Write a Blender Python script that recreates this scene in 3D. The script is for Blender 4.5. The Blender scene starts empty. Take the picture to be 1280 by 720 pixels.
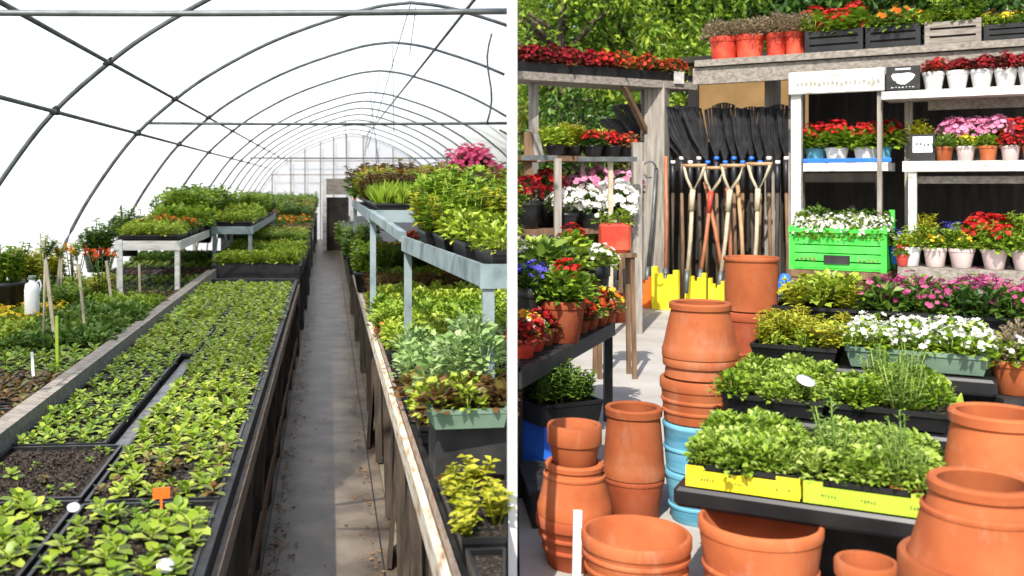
import bpy, math, random
from mathutils import Vector, Matrix
R = math.radians
rnd = random.Random(7)
S = bpy.context.scene
C = S.collection
F, CX, CY, EYE = 1250.0, 520.0, 230.0, 1.5      # focal length in photo pixels, principal point, eye height
YARD = 0.5                                       # the yard lies half a metre above the greenhouse floor
SK = 0.088                                       # greenhouse axis slope (x per y)
PL = (640 - CX) / F                              # dividing line x = PL*y
TH = math.atan(SK)

def W(px, py, z): return Vector(((px - CX) / F * z, z, EYE + (CY - py) / F * z))
def g(X, Z, h=0): return Vector((X - SK * Z, Z, h))
def leftside(x, y, m=0.0): return x < PL * y - m

# ------------------------------------------------------------------ materials
def new_mat(name):
    m = bpy.data.materials.new(name); m.use_nodes = True
    nt = m.node_tree; nt.nodes.clear()
    out = nt.nodes.new('ShaderNodeOutputMaterial')
    p = nt.nodes.new('ShaderNodeBsdfPrincipled')
    nt.links.new(p.outputs[0], out.inputs[0])
    return m, nt, p, out
def ramp(nt, fac, stops):
    r = nt.nodes.new('ShaderNodeValToRGB'); e = r.color_ramp.elements
    while len(e) < len(stops): e.new(0.5)
    for i, (pos, col) in enumerate(stops): e[i].position = pos; e[i].color = (*col, 1)
    nt.links.new(fac, r.inputs[0]); return r.outputs[0]
def noise(nt, scale, detail=4, stretch=None, rough=.55):
    tc = nt.nodes.new('ShaderNodeTexCoord'); n = nt.nodes.new('ShaderNodeTexNoise')
    n.inputs['Scale'].default_value = scale; n.inputs['Detail'].default_value = detail; n.inputs['Roughness'].default_value = rough
    if stretch:
        mp = nt.nodes.new('ShaderNodeMapping'); mp.inputs['Scale'].default_value = stretch
        nt.links.new(tc.outputs['Object'], mp.inputs[0]); nt.links.new(mp.outputs[0], n.inputs[0])
    else: nt.links.new(tc.outputs['Object'], n.inputs[0])
    return n.outputs[0]
def bump(nt, p, fac, strength=.3, dist=.01):
    b = nt.nodes.new('ShaderNodeBump'); b.inputs['Strength'].default_value = strength; b.inputs['Distance'].default_value = dist
    nt.links.new(fac, b.inputs['Height']); nt.links.new(b.outputs[0], p.inputs['Normal'])
def surf(name, c1, c2, scale=8, rough=.7, metal=0, stretch=None, bstr=.25, bdist=.004, lo=.35, hi=.65, spec=.4, c3=None):
    m, nt, p, out = new_mat(name)
    n = noise(nt, scale, 6, stretch)
    st = [(lo, c1), (hi, c2)] if c3 is None else [(lo, c1), ((lo + hi) / 2, c2), (hi, c3)]
    nt.links.new(ramp(nt, n, st), p.inputs['Base Color'])
    p.inputs['Roughness'].default_value = rough; p.inputs['Metallic'].default_value = metal
    p.inputs['Specular IOR Level'].default_value = spec
    if bstr: bump(nt, p, n, bstr, bdist)
    return m
def leafm(name, c1, c2, c3=None, rough=.4, trans=.3, spec=.35):
    m, nt, p, out = new_mat(name)
    geo = nt.nodes.new('ShaderNodeNewGeometry'); oi = nt.nodes.new('ShaderNodeObjectInfo')
    mx = nt.nodes.new('ShaderNodeMath'); mx.operation = 'MULTIPLY_ADD'; mx.inputs[1].default_value = .3; 
    m2 = nt.nodes.new('ShaderNodeMath'); m2.operation = 'MULTIPLY_ADD'; m2.inputs[1].default_value = .7
    m2.inputs[2].default_value = 0
    nt.links.new(geo.outputs['Random Per Island'], m2.inputs[0]); nt.links.new(oi.outputs['Random'], mx.inputs[0]); nt.links.new(m2.outputs[0], mx.inputs[2])
    st = [(.1, c1), (.9, c2)] if c3 is None else [(.1, c1), (.55, c2), (.95, c3)]
    col = ramp(nt, mx.outputs[0], st)
    nt.links.new(col, p.inputs['Base Color']); p.inputs['Roughness'].default_value = rough; p.inputs['Specular IOR Level'].default_value = spec
    t = nt.nodes.new('ShaderNodeBsdfTranslucent'); nt.links.new(col, t.inputs[0])
    mix = nt.nodes.new('ShaderNodeMixShader'); mix.inputs[0].default_value = trans
    nt.links.new(p.outputs[0], mix.inputs[1]); nt.links.new(t.outputs[0], mix.inputs[2]); nt.links.new(mix.outputs[0], out.inputs[0])
    return m

M = {}
M['seed'] = leafm('seedling_leaf', (.12, .20, .012), (.30, .40, .03), (.48, .54, .08))
M['mint'] = leafm('mint_leaf', (.13, .24, .02), (.33, .45, .06), (.52, .60, .18))
M['green'] = leafm('green_leaf', (.04, .10, .01), (.11, .20, .025), (.22, .31, .05))
M['fresh'] = leafm('fresh_leaf', (.08, .17, .010), (.22, .34, .022), (.38, .47, .06))
M['pale'] = leafm('pale_leaf', (.15, .27, .07), (.32, .46, .16), (.48, .60, .28))
M['dark'] = leafm('dark_leaf', (.014, .045, .008), (.035, .09, .014), (.09, .16, .03))
M['yell'] = leafm('yellow_leaf', (.20, .25, .012), (.38, .38, .02), (.55, .52, .06))
M['redleaf'] = leafm('red_leaf', (.05, .012, .008), (.13, .035, .02), (.20, .14, .04))
M['brownred'] = leafm('bronze_leaf', (.07, .03, .012), (.19, .10, .03), (.20, .22, .05))
M['heather'] = leafm('heather_leaf', (.16, .12, .06), (.34, .27, .16), (.48, .34, .26))
M['rosem'] = leafm('needle_leaf', (.11, .20, .03), (.24, .36, .06), (.38, .48, .12))
M['tree1'] = leafm('tree_leaf', (.05, .12, .006), (.16, .27, .018), (.36, .44, .04))
M['tree2'] = leafm('dark_tree_leaf', (.014, .05, .006), (.045, .11, .012), (.12, .21, .025))
M['tree3'] = leafm('yellow_tree_leaf', (.08, .13, .01), (.2, .25, .02), (.4, .38, .05))
def pet(n, a, b): return leafm(n, a, b, rough=.55, trans=.25, spec=.2)
M['p_red'] = pet('red_petal', (.34, .008, .010), (.62, .025, .02))
M['p_scar'] = pet('scarlet_petal', (.5, .03, .012), (.72, .10, .03))
M['p_dkred'] = pet('dark_red_petal', (.13, .004, .01), (.36, .012, .02))
M['p_orange'] = pet('orange_petal', (.6, .10, .01), (.8, .28, .02))
M['p_yellow'] = pet('yellow_petal', (.7, .42, .02), (.85, .62, .05))
M['p_white'] = pet('white_petal', (.72, .70, .62), (.88, .87, .82))
M['p_pink'] = pet('pink_petal', (.60, .16, .32), (.80, .42, .55))
M['p_mag'] = pet('magenta_petal', (.30, .02, .12), (.58, .13, .28))
M['p_hot'] = pet('hot_pink_petal', (.70, .05, .20), (.85, .22, .36))
M['p_blue'] = pet('blue_petal', (.04, .04, .34), (.14, .12, .55))
M['terra'] = surf('terracotta', (.40, .095, .030), (.50, .135, .045), 9, .8, bstr=.12, bdist=.002, lo=.3, hi=.75, spec=.2, c3=(.54, .19, .085))
M['terra2'] = surf('terracotta_red', (.33, .068, .022), (.44, .10, .038), 9, .78, bstr=.12, bdist=.002, spec=.25)
def clay(name, c1, c2, c3, dust):
    m, nt, p, out = new_mat(name)
    oi = nt.nodes.new('ShaderNodeObjectInfo')
    n1 = noise(nt, 7, 6); n2 = noise(nt, 16, 8, (1, 1, .45), .7); n3 = noise(nt, 90, 3)
    base = ramp(nt, n1, [(.3, c1), (.52, c2), (.75, c3)])
    f = ramp(nt, n2, [(.54, (0, 0, 0)), (.80, (.5, .5, .5))])
    mx = nt.nodes.new('ShaderNodeMixRGB'); mx.inputs[2].default_value = (*dust, 1); nt.links.new(f, mx.inputs[0]); nt.links.new(base, mx.inputs[1])
    hs = nt.nodes.new('ShaderNodeHueSaturation'); v = nt.nodes.new('ShaderNodeMapRange'); v.inputs[3].default_value = .66; v.inputs[4].default_value = 1.02
    nt.links.new(oi.outputs['Random'], v.inputs[0]); nt.links.new(v.outputs[0], hs.inputs['Value']); nt.links.new(mx.outputs[0], hs.inputs['Color'])
    nt.links.new(hs.outputs[0], p.inputs['Base Color']); p.inputs['Roughness'].default_value = .82; p.inputs['Specular IOR Level'].default_value = .2
    bump(nt, p, n3, .10, .0015); return m
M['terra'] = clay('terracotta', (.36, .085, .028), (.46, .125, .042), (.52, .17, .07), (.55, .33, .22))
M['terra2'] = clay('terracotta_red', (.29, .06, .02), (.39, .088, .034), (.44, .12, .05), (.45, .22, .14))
M['redpot'] = surf('red_plastic', (.42, .035, .018), (.56, .055, .025), 9, .5, bstr=.05, c3=(.60, .10, .05))
M['soil'] = surf('soil', (.008, .006, .005), (.035, .025, .018), 120, .95, bstr=.9, bdist=.01, spec=.15, c3=(.10, .085, .07))
M['black'] = surf('black_plastic', (.008, .008, .009), (.018, .018, .019), 6, .38, bstr=.1, bdist=.001)
M['black2'] = surf('dusty_black', (.010, .010, .011), (.03, .03, .03), 14, .6, bstr=.2)
M['wood'] = surf('weathered_wood', (.16, .135, .11), (.30, .27, .23), 6, .85, stretch=(1, 9, 9), bstr=.4, bdist=.003)
M['woodx'] = surf('grey_post_wood', (.17, .15, .125), (.33, .30, .26), 5, .85, stretch=(9, 9, .8), bstr=.4, bdist=.003)
M['woodb'] = surf('brown_wood', (.10, .055, .028), (.20, .12, .065), 6, .8, stretch=(6, 6, 1), bstr=.3)
M['stakew'] = surf('cane', (.35, .29, .19), (.50, .44, .32), 12, .7, bstr=.2)
M['handle'] = surf('ash_handle', (.33, .19, .09), (.47, .30, .16), 10, .55, stretch=(5, 5, 1), bstr=.1)
M['handle2'] = surf('red_brown_handle', (.30, .10, .045), (.42, .17, .08), 10, .55, stretch=(5, 5, 1), bstr=.1)
M['darkwall'] = surf('dark_shade_boards', (.012, .010, .008), (.035, .028, .02), 4, .85, stretch=(1, 9, .6), bstr=.3)  # near black; on the stall back boards this colour carries the shade
M['brownwall'] = surf('ochre_boards', (.17, .095, .03), (.24, .14, .05), 4, .85, bstr=.2)
M['white'] = surf('white_paint', (.74, .74, .72), (.82, .82, .80), 3, .5, bstr=0)
M['offwhite'] = surf('weathered_white_paint', (.30, .28, .24), (.52, .51, .47), 7, .6, stretch=(1, 4, 4), bstr=.15, c3=(.64, .63, .59), lo=.28, hi=.62)
M['whitepot'] = surf('white_plastic', (.66, .65, .63), (.76, .75, .73), 5, .4, bstr=0)
M['pinkpot'] = surf('pale_pink_plastic', (.55, .42, .40), (.66, .55, .52), 5, .5, bstr=0)
M['ltblue'] = surf('blue_grey_paint', (.085, .115, .115), (.16, .21, .22), 9, .55, bstr=.15, c3=(.22, .28, .29), lo=.3, hi=.6)
M['greenedge'] = surf('green_grey_plastic', (.10, .17, .12), (.18, .26, .19), 6, .5, bstr=.1)
M['steel'] = surf('galvanised_tube', (.075, .085, .085), (.15, .165, .165), 12, .5, metal=.5, bstr=.1)
M['rail'] = surf('rusty_cream_rail', (.62, .58, .48), (.50, .40, .28), 9, .6, stretch=(6, 1, 6), bstr=.3, c3=(.22, .08, .03), lo=.42, hi=.7)
M['railb'] = surf('rusty_brown_rail', (.14, .10, .075), (.25, .20, .15), 9, .7, stretch=(6, 1, 6), bstr=.3, c3=(.2, .09, .04))
M['conc'] = surf('damp_concrete', (.055, .040, .027), (.125, .097, .070), 4.5, .42, bstr=.7, bdist=.008, c3=(.205, .165, .125), lo=.30, hi=.70)
M['yard'] = surf('pale_tarmac', (.29, .265, .235), (.37, .345, .31), 3.5, .9, bstr=.35, bdist=.004, c3=(.42, .395, .36), lo=.3, hi=.7)
M['earth'] = surf('earth', (.12, .10, .07), (.2, .18, .12), 1.5, .95, bstr=.4)
M['yellow'] = surf('yellow_card', (.60, .48, .012), (.76, .64, .015), 6, .65, bstr=.08, c3=(.80, .68, .03), lo=.28, hi=.6)
M['ycut'] = surf('yellow_green_card', (.36, .50, .03), (.42, .56, .05), 5, .6, bstr=0)
M['orangeb'] = surf('orange_plastic', (.75, .13, .015), (.80, .17, .02), 5, .45, bstr=0)
M['greenc'] = surf('green_crate_plastic', (.035, .38, .035), (.05, .52, .05), 7, .5, bstr=.05, c3=(.08, .60, .08), lo=.3, hi=.62)
M['bluec'] = surf('blue_plastic', (.02, .13, .62), (.03, .18, .72), 5, .35, bstr=0)
M['bluep'] = surf('sky_blue_wrap', (.06, .27, .42), (.16, .42, .55), 7, .5, bstr=.25, stretch=(1, 1, 6))
M['ink'] = surf('ink', (.02, .02, .02), (.05, .05, .05), 5, .6, bstr=0)
M['olive'] = surf('olive_ink', (.12, .13, .03), (.17, .17, .05), 5, .6, bstr=0)
M['greyink'] = surf('grey_lettering', (.22, .22, .18), (.36, .35, .30), 40, .7, bstr=0)
M['red'] = surf('red_paint', (.45, .05, .03), (.55, .08, .05), 5, .5, bstr=0)
M['bark'] = surf('bark', (.05, .035, .022), (.12, .09, .06), 8, .9, stretch=(4, 4, 1), bstr=.6, bdist=.02)
M['mat'] = surf('wet_grey_mat', (.05, .05, .055), (.14, .14, .15), 40, .35, bstr=.5, bdist=.003)
M['dkwood'] = surf('dark_old_wood', (.028, .020, .014), (.075, .055, .04), 7, .8, stretch=(6, 6, 1), bstr=.3)
M['tines'] = surf('black_tines', (.012, .012, .014), (.035, .035, .04), 9, .42, bstr=0)
M['litter'] = leafm('dry_litter', (.10, .05, .02), (.26, .13, .04), (.4, .22, .07), trans=.1)

# greenhouse film: milky sheet, part clear
m, nt, p, out = new_mat('polythene_film')
tr = nt.nodes.new('ShaderNodeBsdfTransparent'); tl = nt.nodes.new('ShaderNodeBsdfTranslucent'); df = nt.nodes.new('ShaderNodeBsdfDiffuse')
n = noise(nt, .9, 3); col = ramp(nt, n, [(.3, (.90, .92, .93)), (.7, (.95, .96, .96))])
nt.links.new(col, tl.inputs[0]); nt.links.new(col, df.inputs[0]); tr.inputs[0].default_value = (1, 1, 1, 1)
a = nt.nodes.new('ShaderNodeMixShader'); a.inputs[0].default_value = .22
nt.links.new(tl.outputs[0], a.inputs[1]); nt.links.new(df.outputs[0], a.inputs[2])
b = nt.nodes.new('ShaderNodeMixShader'); b.inputs[0].default_value = .27
nt.links.new(a.outputs[0], b.inputs[1]); nt.links.new(tr.outputs[0], b.inputs[2]); nt.links.new(b.outputs[0], out.inputs[0])
M['film'] = m
m, nt, p, out = new_mat('end_polythene')
tl = nt.nodes.new('ShaderNodeBsdfTranslucent'); df = nt.nodes.new('ShaderNodeBsdfDiffuse'); tl.inputs[0].default_value = df.inputs[0].default_value = (.95, .95, .95, 1)
a = nt.nodes.new('ShaderNodeMixShader'); a.inputs[0].default_value = .7; nt.links.new(tl.outputs[0], a.inputs[1]); nt.links.new(df.outputs[0], a.inputs[2]); nt.links.new(a.outputs[0], out.inputs[0])
M['endfilm'] = m

# ------------------------------------------------------------------ mesh builder
class MB:
    def __init__(s): s.v = []; s.f = []; s.mi = []; s.k = 0; s.sm = []
    def add(s, vs, fs, smooth=False):
        o = len(s.v); s.v.extend([tuple(x) for x in vs])
        for f in fs: s.f.append([o + i for i in f]); s.mi.append(s.k); s.sm.append(smooth)
    def box(s, c, d, rz=0.0, rx=0.0, ry=0.0):
        c = Vector(c); hx, hy, hz = d[0] / 2, d[1] / 2, d[2] / 2
        mt = Matrix.Rotation(rz, 3, 'Z') @ Matrix.Rotation(ry, 3, 'Y') @ Matrix.Rotation(rx, 3, 'X')
        vs = [c + mt @ Vector((x, y, z)) for x in (-hx, hx) for y in (-hy, hy) for z in (-hz, hz)]
        s.add(vs, [(0, 1, 3, 2), (4, 6, 7, 5), (0, 4, 5, 1), (2, 3, 7, 6), (0, 2, 6, 4), (1, 5, 7, 3)]); return s
    def bevbox(s, c, d, bv=.006, rz=0.0):
        # box with chamfered vertical edges and top
        c = Vector(c); hx, hy, hz = d[0] / 2, d[1] / 2, d[2] / 2; cr, sr = math.cos(rz), math.sin(rz)
        def ring(ix, iy, z):
            pts = []
            for sx, sy in ((1, 1), (-1, 1), (-1, -1), (1, -1)):
                a_ = (sx * (hx - ix), sy * (hy - iy - bv)); b_ = (sx * (hx - ix - bv), sy * (hy - iy))
                pts += [a_, b_] if sx * sy > 0 else [b_, a_]
            return [(c.x + x * cr - y * sr, c.y + x * sr + y * cr, c.z + z) for x, y in pts]
        rings = [ring(bv * .7, bv * .7, -hz), ring(0, 0, -hz + bv), ring(0, 0, hz - bv), ring(bv * .7, bv * .7, hz)]
        vs = sum(rings, []); fs = []
        for k in range(3):
            for i in range(8): fs.append((k * 8 + i, k * 8 + (i + 1) % 8, k * 8 + 8 + (i + 1) % 8, k * 8 + 8 + i))
        fs.append(tuple(range(7, -1, -1))); fs.append(tuple(range(24, 32))); s.add(vs, fs); return s
    def bar(s, p, q, w, h=None, up=(0, 0, 1)):
        p = Vector(p); q = Vector(q); h = h or w; d = (q - p).normalized(); u = Vector(up)
        if abs(d.dot(u)) > .98: u = Vector((0, 1, 0))
        r = d.cross(u).normalized() * (w / 2); u = r.cross(d).normalized() * (h / 2)
        vs = [a_ + x * r + y * u for a_ in (p, q) for x, y in ((-1, -1), (1, -1), (1, 1), (-1, 1))]
        s.add(vs, [(3, 2, 1, 0), (4, 5, 6, 7), (0, 1, 5, 4), (1, 2, 6, 5), (2, 3, 7, 6), (3, 0, 4, 7)]); return s
    def tube(s, pts, r, n=8, r2=None):
        pts = [Vector(x) for x in pts]; L = len(pts); vs = []
        for i, p_ in enumerate(pts):
            d = (pts[min(i + 1, L - 1)] - pts[max(i - 1, 0)]).normalized()
            u = Vector((0, 0, 1)) if abs(d.z) < .9 else Vector((1, 0, 0))
            a_ = d.cross(u).normalized(); b_ = a_.cross(d)
            rr = r if r2 is None else r + (r2 - r) * i / max(1, L - 1)
            vs += [p_ + (a_ * math.cos(2 * math.pi * k / n) + b_ * math.sin(2 * math.pi * k / n)) * rr for k in range(n)]
        fs = [(i * n + k, i * n + (k + 1) % n, i * n + n + (k + 1) % n, i * n + n + k) for i in range(L - 1) for k in range(n)]
        fs += [tuple(range(n - 1, -1, -1)), tuple(range((L - 1) * n, L * n))]
        s.add(vs, fs, True); return s
    def lathe(s, prof, n=40, c=(0, 0, 0), cap=False):
        vs = []; fs = []
        for r, z in prof: vs += [(c[0] + r * math.cos(2 * math.pi * k / n), c[1] + r * math.sin(2 * math.pi * k / n), c[2] + z) for k in range(n)]
        for i in range(len(prof) - 1):
            for k in range(n): fs.append((i * n + k, i * n + (k + 1) % n, i * n + n + (k + 1) % n, i * n + n + k))
        if cap: fs.append(tuple(range((len(prof) - 1) * n, len(prof) * n)))
        s.add(vs, fs, True); return s
    def prism(s, poly, z0, z1):
        n = len(poly); vs = [(x, y, z0) for x, y in poly] + [(x, y, z1) for x, y in poly]
        s.add(vs, [tuple(range(n - 1, -1, -1)), tuple(range(n, 2 * n))] + [(i, (i + 1) % n, n + (i + 1) % n, n + i) for i in range(n)]); return s
    def leaf(s, b, d, L, w, curl=.25, fine=False, roll=0.0):
        b = Vector(b); d = Vector(d).normalized()
        u = Vector((0, 0, 1)); r = d.cross(u)
        if r.length < .05: r = Vector((1, 0, 0))
        r.normalize(); nrm = r.cross(d).normalized()
        if roll: r = (r * math.cos(roll) + nrm * math.sin(roll)); nrm = r.cross(d).normalized()
        def P(t, x, dz): return b + d * (L * t) + r * (w * x) + nrm * (dz * L - curl * L * t * t)
        if fine:
            vs = [P(0, 0, 0), P(.4, -.46, .06), P(.4, 0, -.02), P(.4, .46, .06), P(.78, -.36, .05), P(.78, 0, -.01), P(.78, .36, .05), P(1, 0, 0)]
            s.add(vs, [(0, 2, 1), (0, 3, 2), (1, 2, 5, 4), (2, 3, 6, 5), (4, 5, 7), (5, 6, 7)], True)
        else:
            vs = [P(0, 0, 0), P(.5, -.5, .08), P(1, 0, 0), P(.5, .5, .08)]
            s.add(vs, [(0, 3, 2), (0, 2, 1)])
        return s
    def build(s, name, mats, parent=None, loc=None, rz=0.0):
        me = s.mesh(name, mats)
        return link(name, me, parent, loc, rz)
    def mesh(s, name, mats):
        me = bpy.data.meshes.new(name); me.from_pydata(s.v, [], s.f)
        for m_ in (mats if isinstance(mats, (list, tuple)) else [mats]): me.materials.append(m_)
        me.polygons.foreach_set('material_index', s.mi); me.polygons.foreach_set('use_smooth', s.sm)
        me.update(); return me
def link(name, me, parent=None, loc=None, rz=0.0):
    o = bpy.data.objects.new(name, me); C.objects.link(o)
    if parent is not None: o.parent = parent
    if loc is not None: o.location = loc
    if rz: o.rotation_euler = (0, 0, rz)
    return o
def thing(name, label, cat, loc=(0, 0, 0), rz=0.0, group=None):
    o = link(name, None, None, loc, rz); tag(o, label, cat, group); return o
def tag(o, label, cat, group=None):
    o['label'] = label; o['category'] = cat
    if group: o['group'] = group
    return o
def struct(o, kind='structure'):
    o['kind'] = kind; return o
def auto_smooth(o, ang=35):
    me = o.data
    try: me.set_sharp_from_angle(angle=R(ang))
    except Exception: pass
ORD = ['first', 'second', 'third', 'fourth', 'fifth', 'sixth', 'seventh', 'eighth', 'ninth', 'tenth', 'eleventh', 'twelfth', 'thirteenth', 'fourteenth', 'fifteenth', 'sixteenth', 'seventeenth', 'eighteenth']

# ------------------------------------------------------------------ plants (mesh library, shared by copies)
LIB = {}
def fol(style, mat, r, h, n, L, w, fine=False, seed=0):
    key = (style, mat, r, h, n, L, w, fine, seed)
    if key in LIB: return LIB[key]
    q = random.Random(str(key)); mb = MB()
    if style == 'rosette':
        for i in range(n):
            a = i * 2.4 + q.uniform(-.3, .3); t = i / n
            el = .15 + 1.0 * t + q.uniform(-.15, .15); d = (math.cos(a) * math.cos(el), math.sin(a) * math.cos(el), math.sin(el))
            l = L * (1.05 - .5 * t) * q.uniform(.8, 1.2)
            mb.leaf((math.cos(a) * .004, math.sin(a) * .004, h * (.3 + .6 * t)), d, l, w * q.uniform(.8, 1.2) * (1.1 - .4 * t), q.uniform(.2, .55), fine)
        mb.tube([(0, 0, 0), (0, 0, h * .9)], .0022, 5)
    elif style == 'dome':
        for i in range(n):
            a = q.uniform(0, 6.28); el = math.asin(q.uniform(-.15, 1)); k = q.uniform(.55, 1.02) ** .6
            lump = 1 + .22 * math.sin(3 * a + seed) * math.cos(el) + .1 * math.sin(5 * a + 2 * seed)
            x, y, z = r * k * lump * math.cos(a) * math.cos(el), r * k * lump * math.sin(a) * math.cos(el), h * (.25 + .75 * k * max(-.2, math.sin(el)))
            d = Vector((math.cos(a) * math.cos(el), math.sin(a) * math.cos(el), .35 + math.sin(el) * .6)) + Vector((q.uniform(-.7, .7), q.uniform(-.7, .7), q.uniform(-.5, .5)))
            mb.leaf((x, y, z), d, L * q.uniform(.7, 1.25), w * q.uniform(.75, 1.25), q.uniform(.1, .5), fine, q.uniform(-.6, .6))
        for i in range(5):
            a = q.uniform(0, 6.28); mb.tube([(0, 0, 0), (r * .35 * math.cos(a), r * .35 * math.sin(a), h * .5), (r * .55 * math.cos(a), r * .55 * math.sin(a), h * .8)], .0022, 4)
    elif style == 'spiky':
        for i in range(n):
            a = q.uniform(0, 6.28); rr = r * q.uniform(0, .5); le = q.uniform(.05, .55)
            b = (rr * math.cos(a), rr * math.sin(a), 0); d = Vector((math.cos(a) * le, math.sin(a) * le, 1))
            mb.leaf(b, d, h * q.uniform(.6, 1.1), w * q.uniform(.8, 1.2), q.uniform(.02, .25), fine, q.uniform(-1, 1))
    elif style == 'stems':
        ns = max(4, n // 14)
        for i in range(ns):
            a = q.uniform(0, 6.28); rr = r * math.sqrt(q.uniform(.02, 1)); hh = h * q.uniform(.65, 1.08)
            top = Vector((rr * math.cos(a), rr * math.sin(a), hh)); b = top * .25; b.z = 0
            mb.tube([b, top], .002, 4)
            for k in range(14):
                t = .25 + .78 * k / 14; p_ = b.lerp(top, min(1, t)); aa = k * 2.4 + i
                mb.leaf(p_, (math.cos(aa), math.sin(aa), q.uniform(.2, .8)), L * q.uniform(.7, 1.2) * (1.15 - .4 * t), w * q.uniform(.8, 1.2), q.uniform(.1, .5), fine)
    me = mb.mesh('foliage', M[mat]); LIB[key] = me; return me
def flw(mat, r, h, n, size, seed=0, top=.35, pet_n=6):
    key = ('f', mat, r, h, n, size, seed, top)
    if key in LIB: return LIB[key]
    q = random.Random(str(key)); mb = MB()
    for i in range(n):
        a = q.uniform(0, 6.28); el = math.asin(q.uniform(top, 1)); lump = 1 + .15 * math.sin(3 * a + seed)
        c = Vector((r * lump * math.cos(a) * math.cos(el), r * lump * math.sin(a) * math.cos(el), h * (.25 + .75 * math.sin(el)) + q.uniform(0, size * .6)))
        nrm = (Vector((math.cos(a) * math.cos(el), math.sin(a) * math.cos(el), math.sin(el))) + Vector((q.uniform(-.4, .4), q.uniform(-.6, .2), q.uniform(0, .4)))).normalized()
        e1 = nrm.orthogonal().normalized(); e2 = nrm.cross(e1); sz = size * q.uniform(.7, 1.2); vs = [c]; fs = []
        off = q.uniform(0, 6)
        for k in range(pet_n):
            t = off + 2 * math.pi * k / pet_n; dt = math.pi / pet_n * .85
            i0 = len(vs)
            for tt, rr, up in ((t - dt, .42, .10), (t - dt * .55, .5, .2), (t + dt * .55, .5, .16), (t + dt, .42, .08)):
                vs.append(c + (e1 * math.cos(tt) + e2 * math.sin(tt)) * (rr * sz) + nrm * (up * sz))
            fs += [(0, i0, i0 + 1, i0 + 2, i0 + 3)]
        mb.add(vs, fs)
    me = mb.mesh('blossoms', M[mat]); LIB[key] = me; return me

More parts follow.
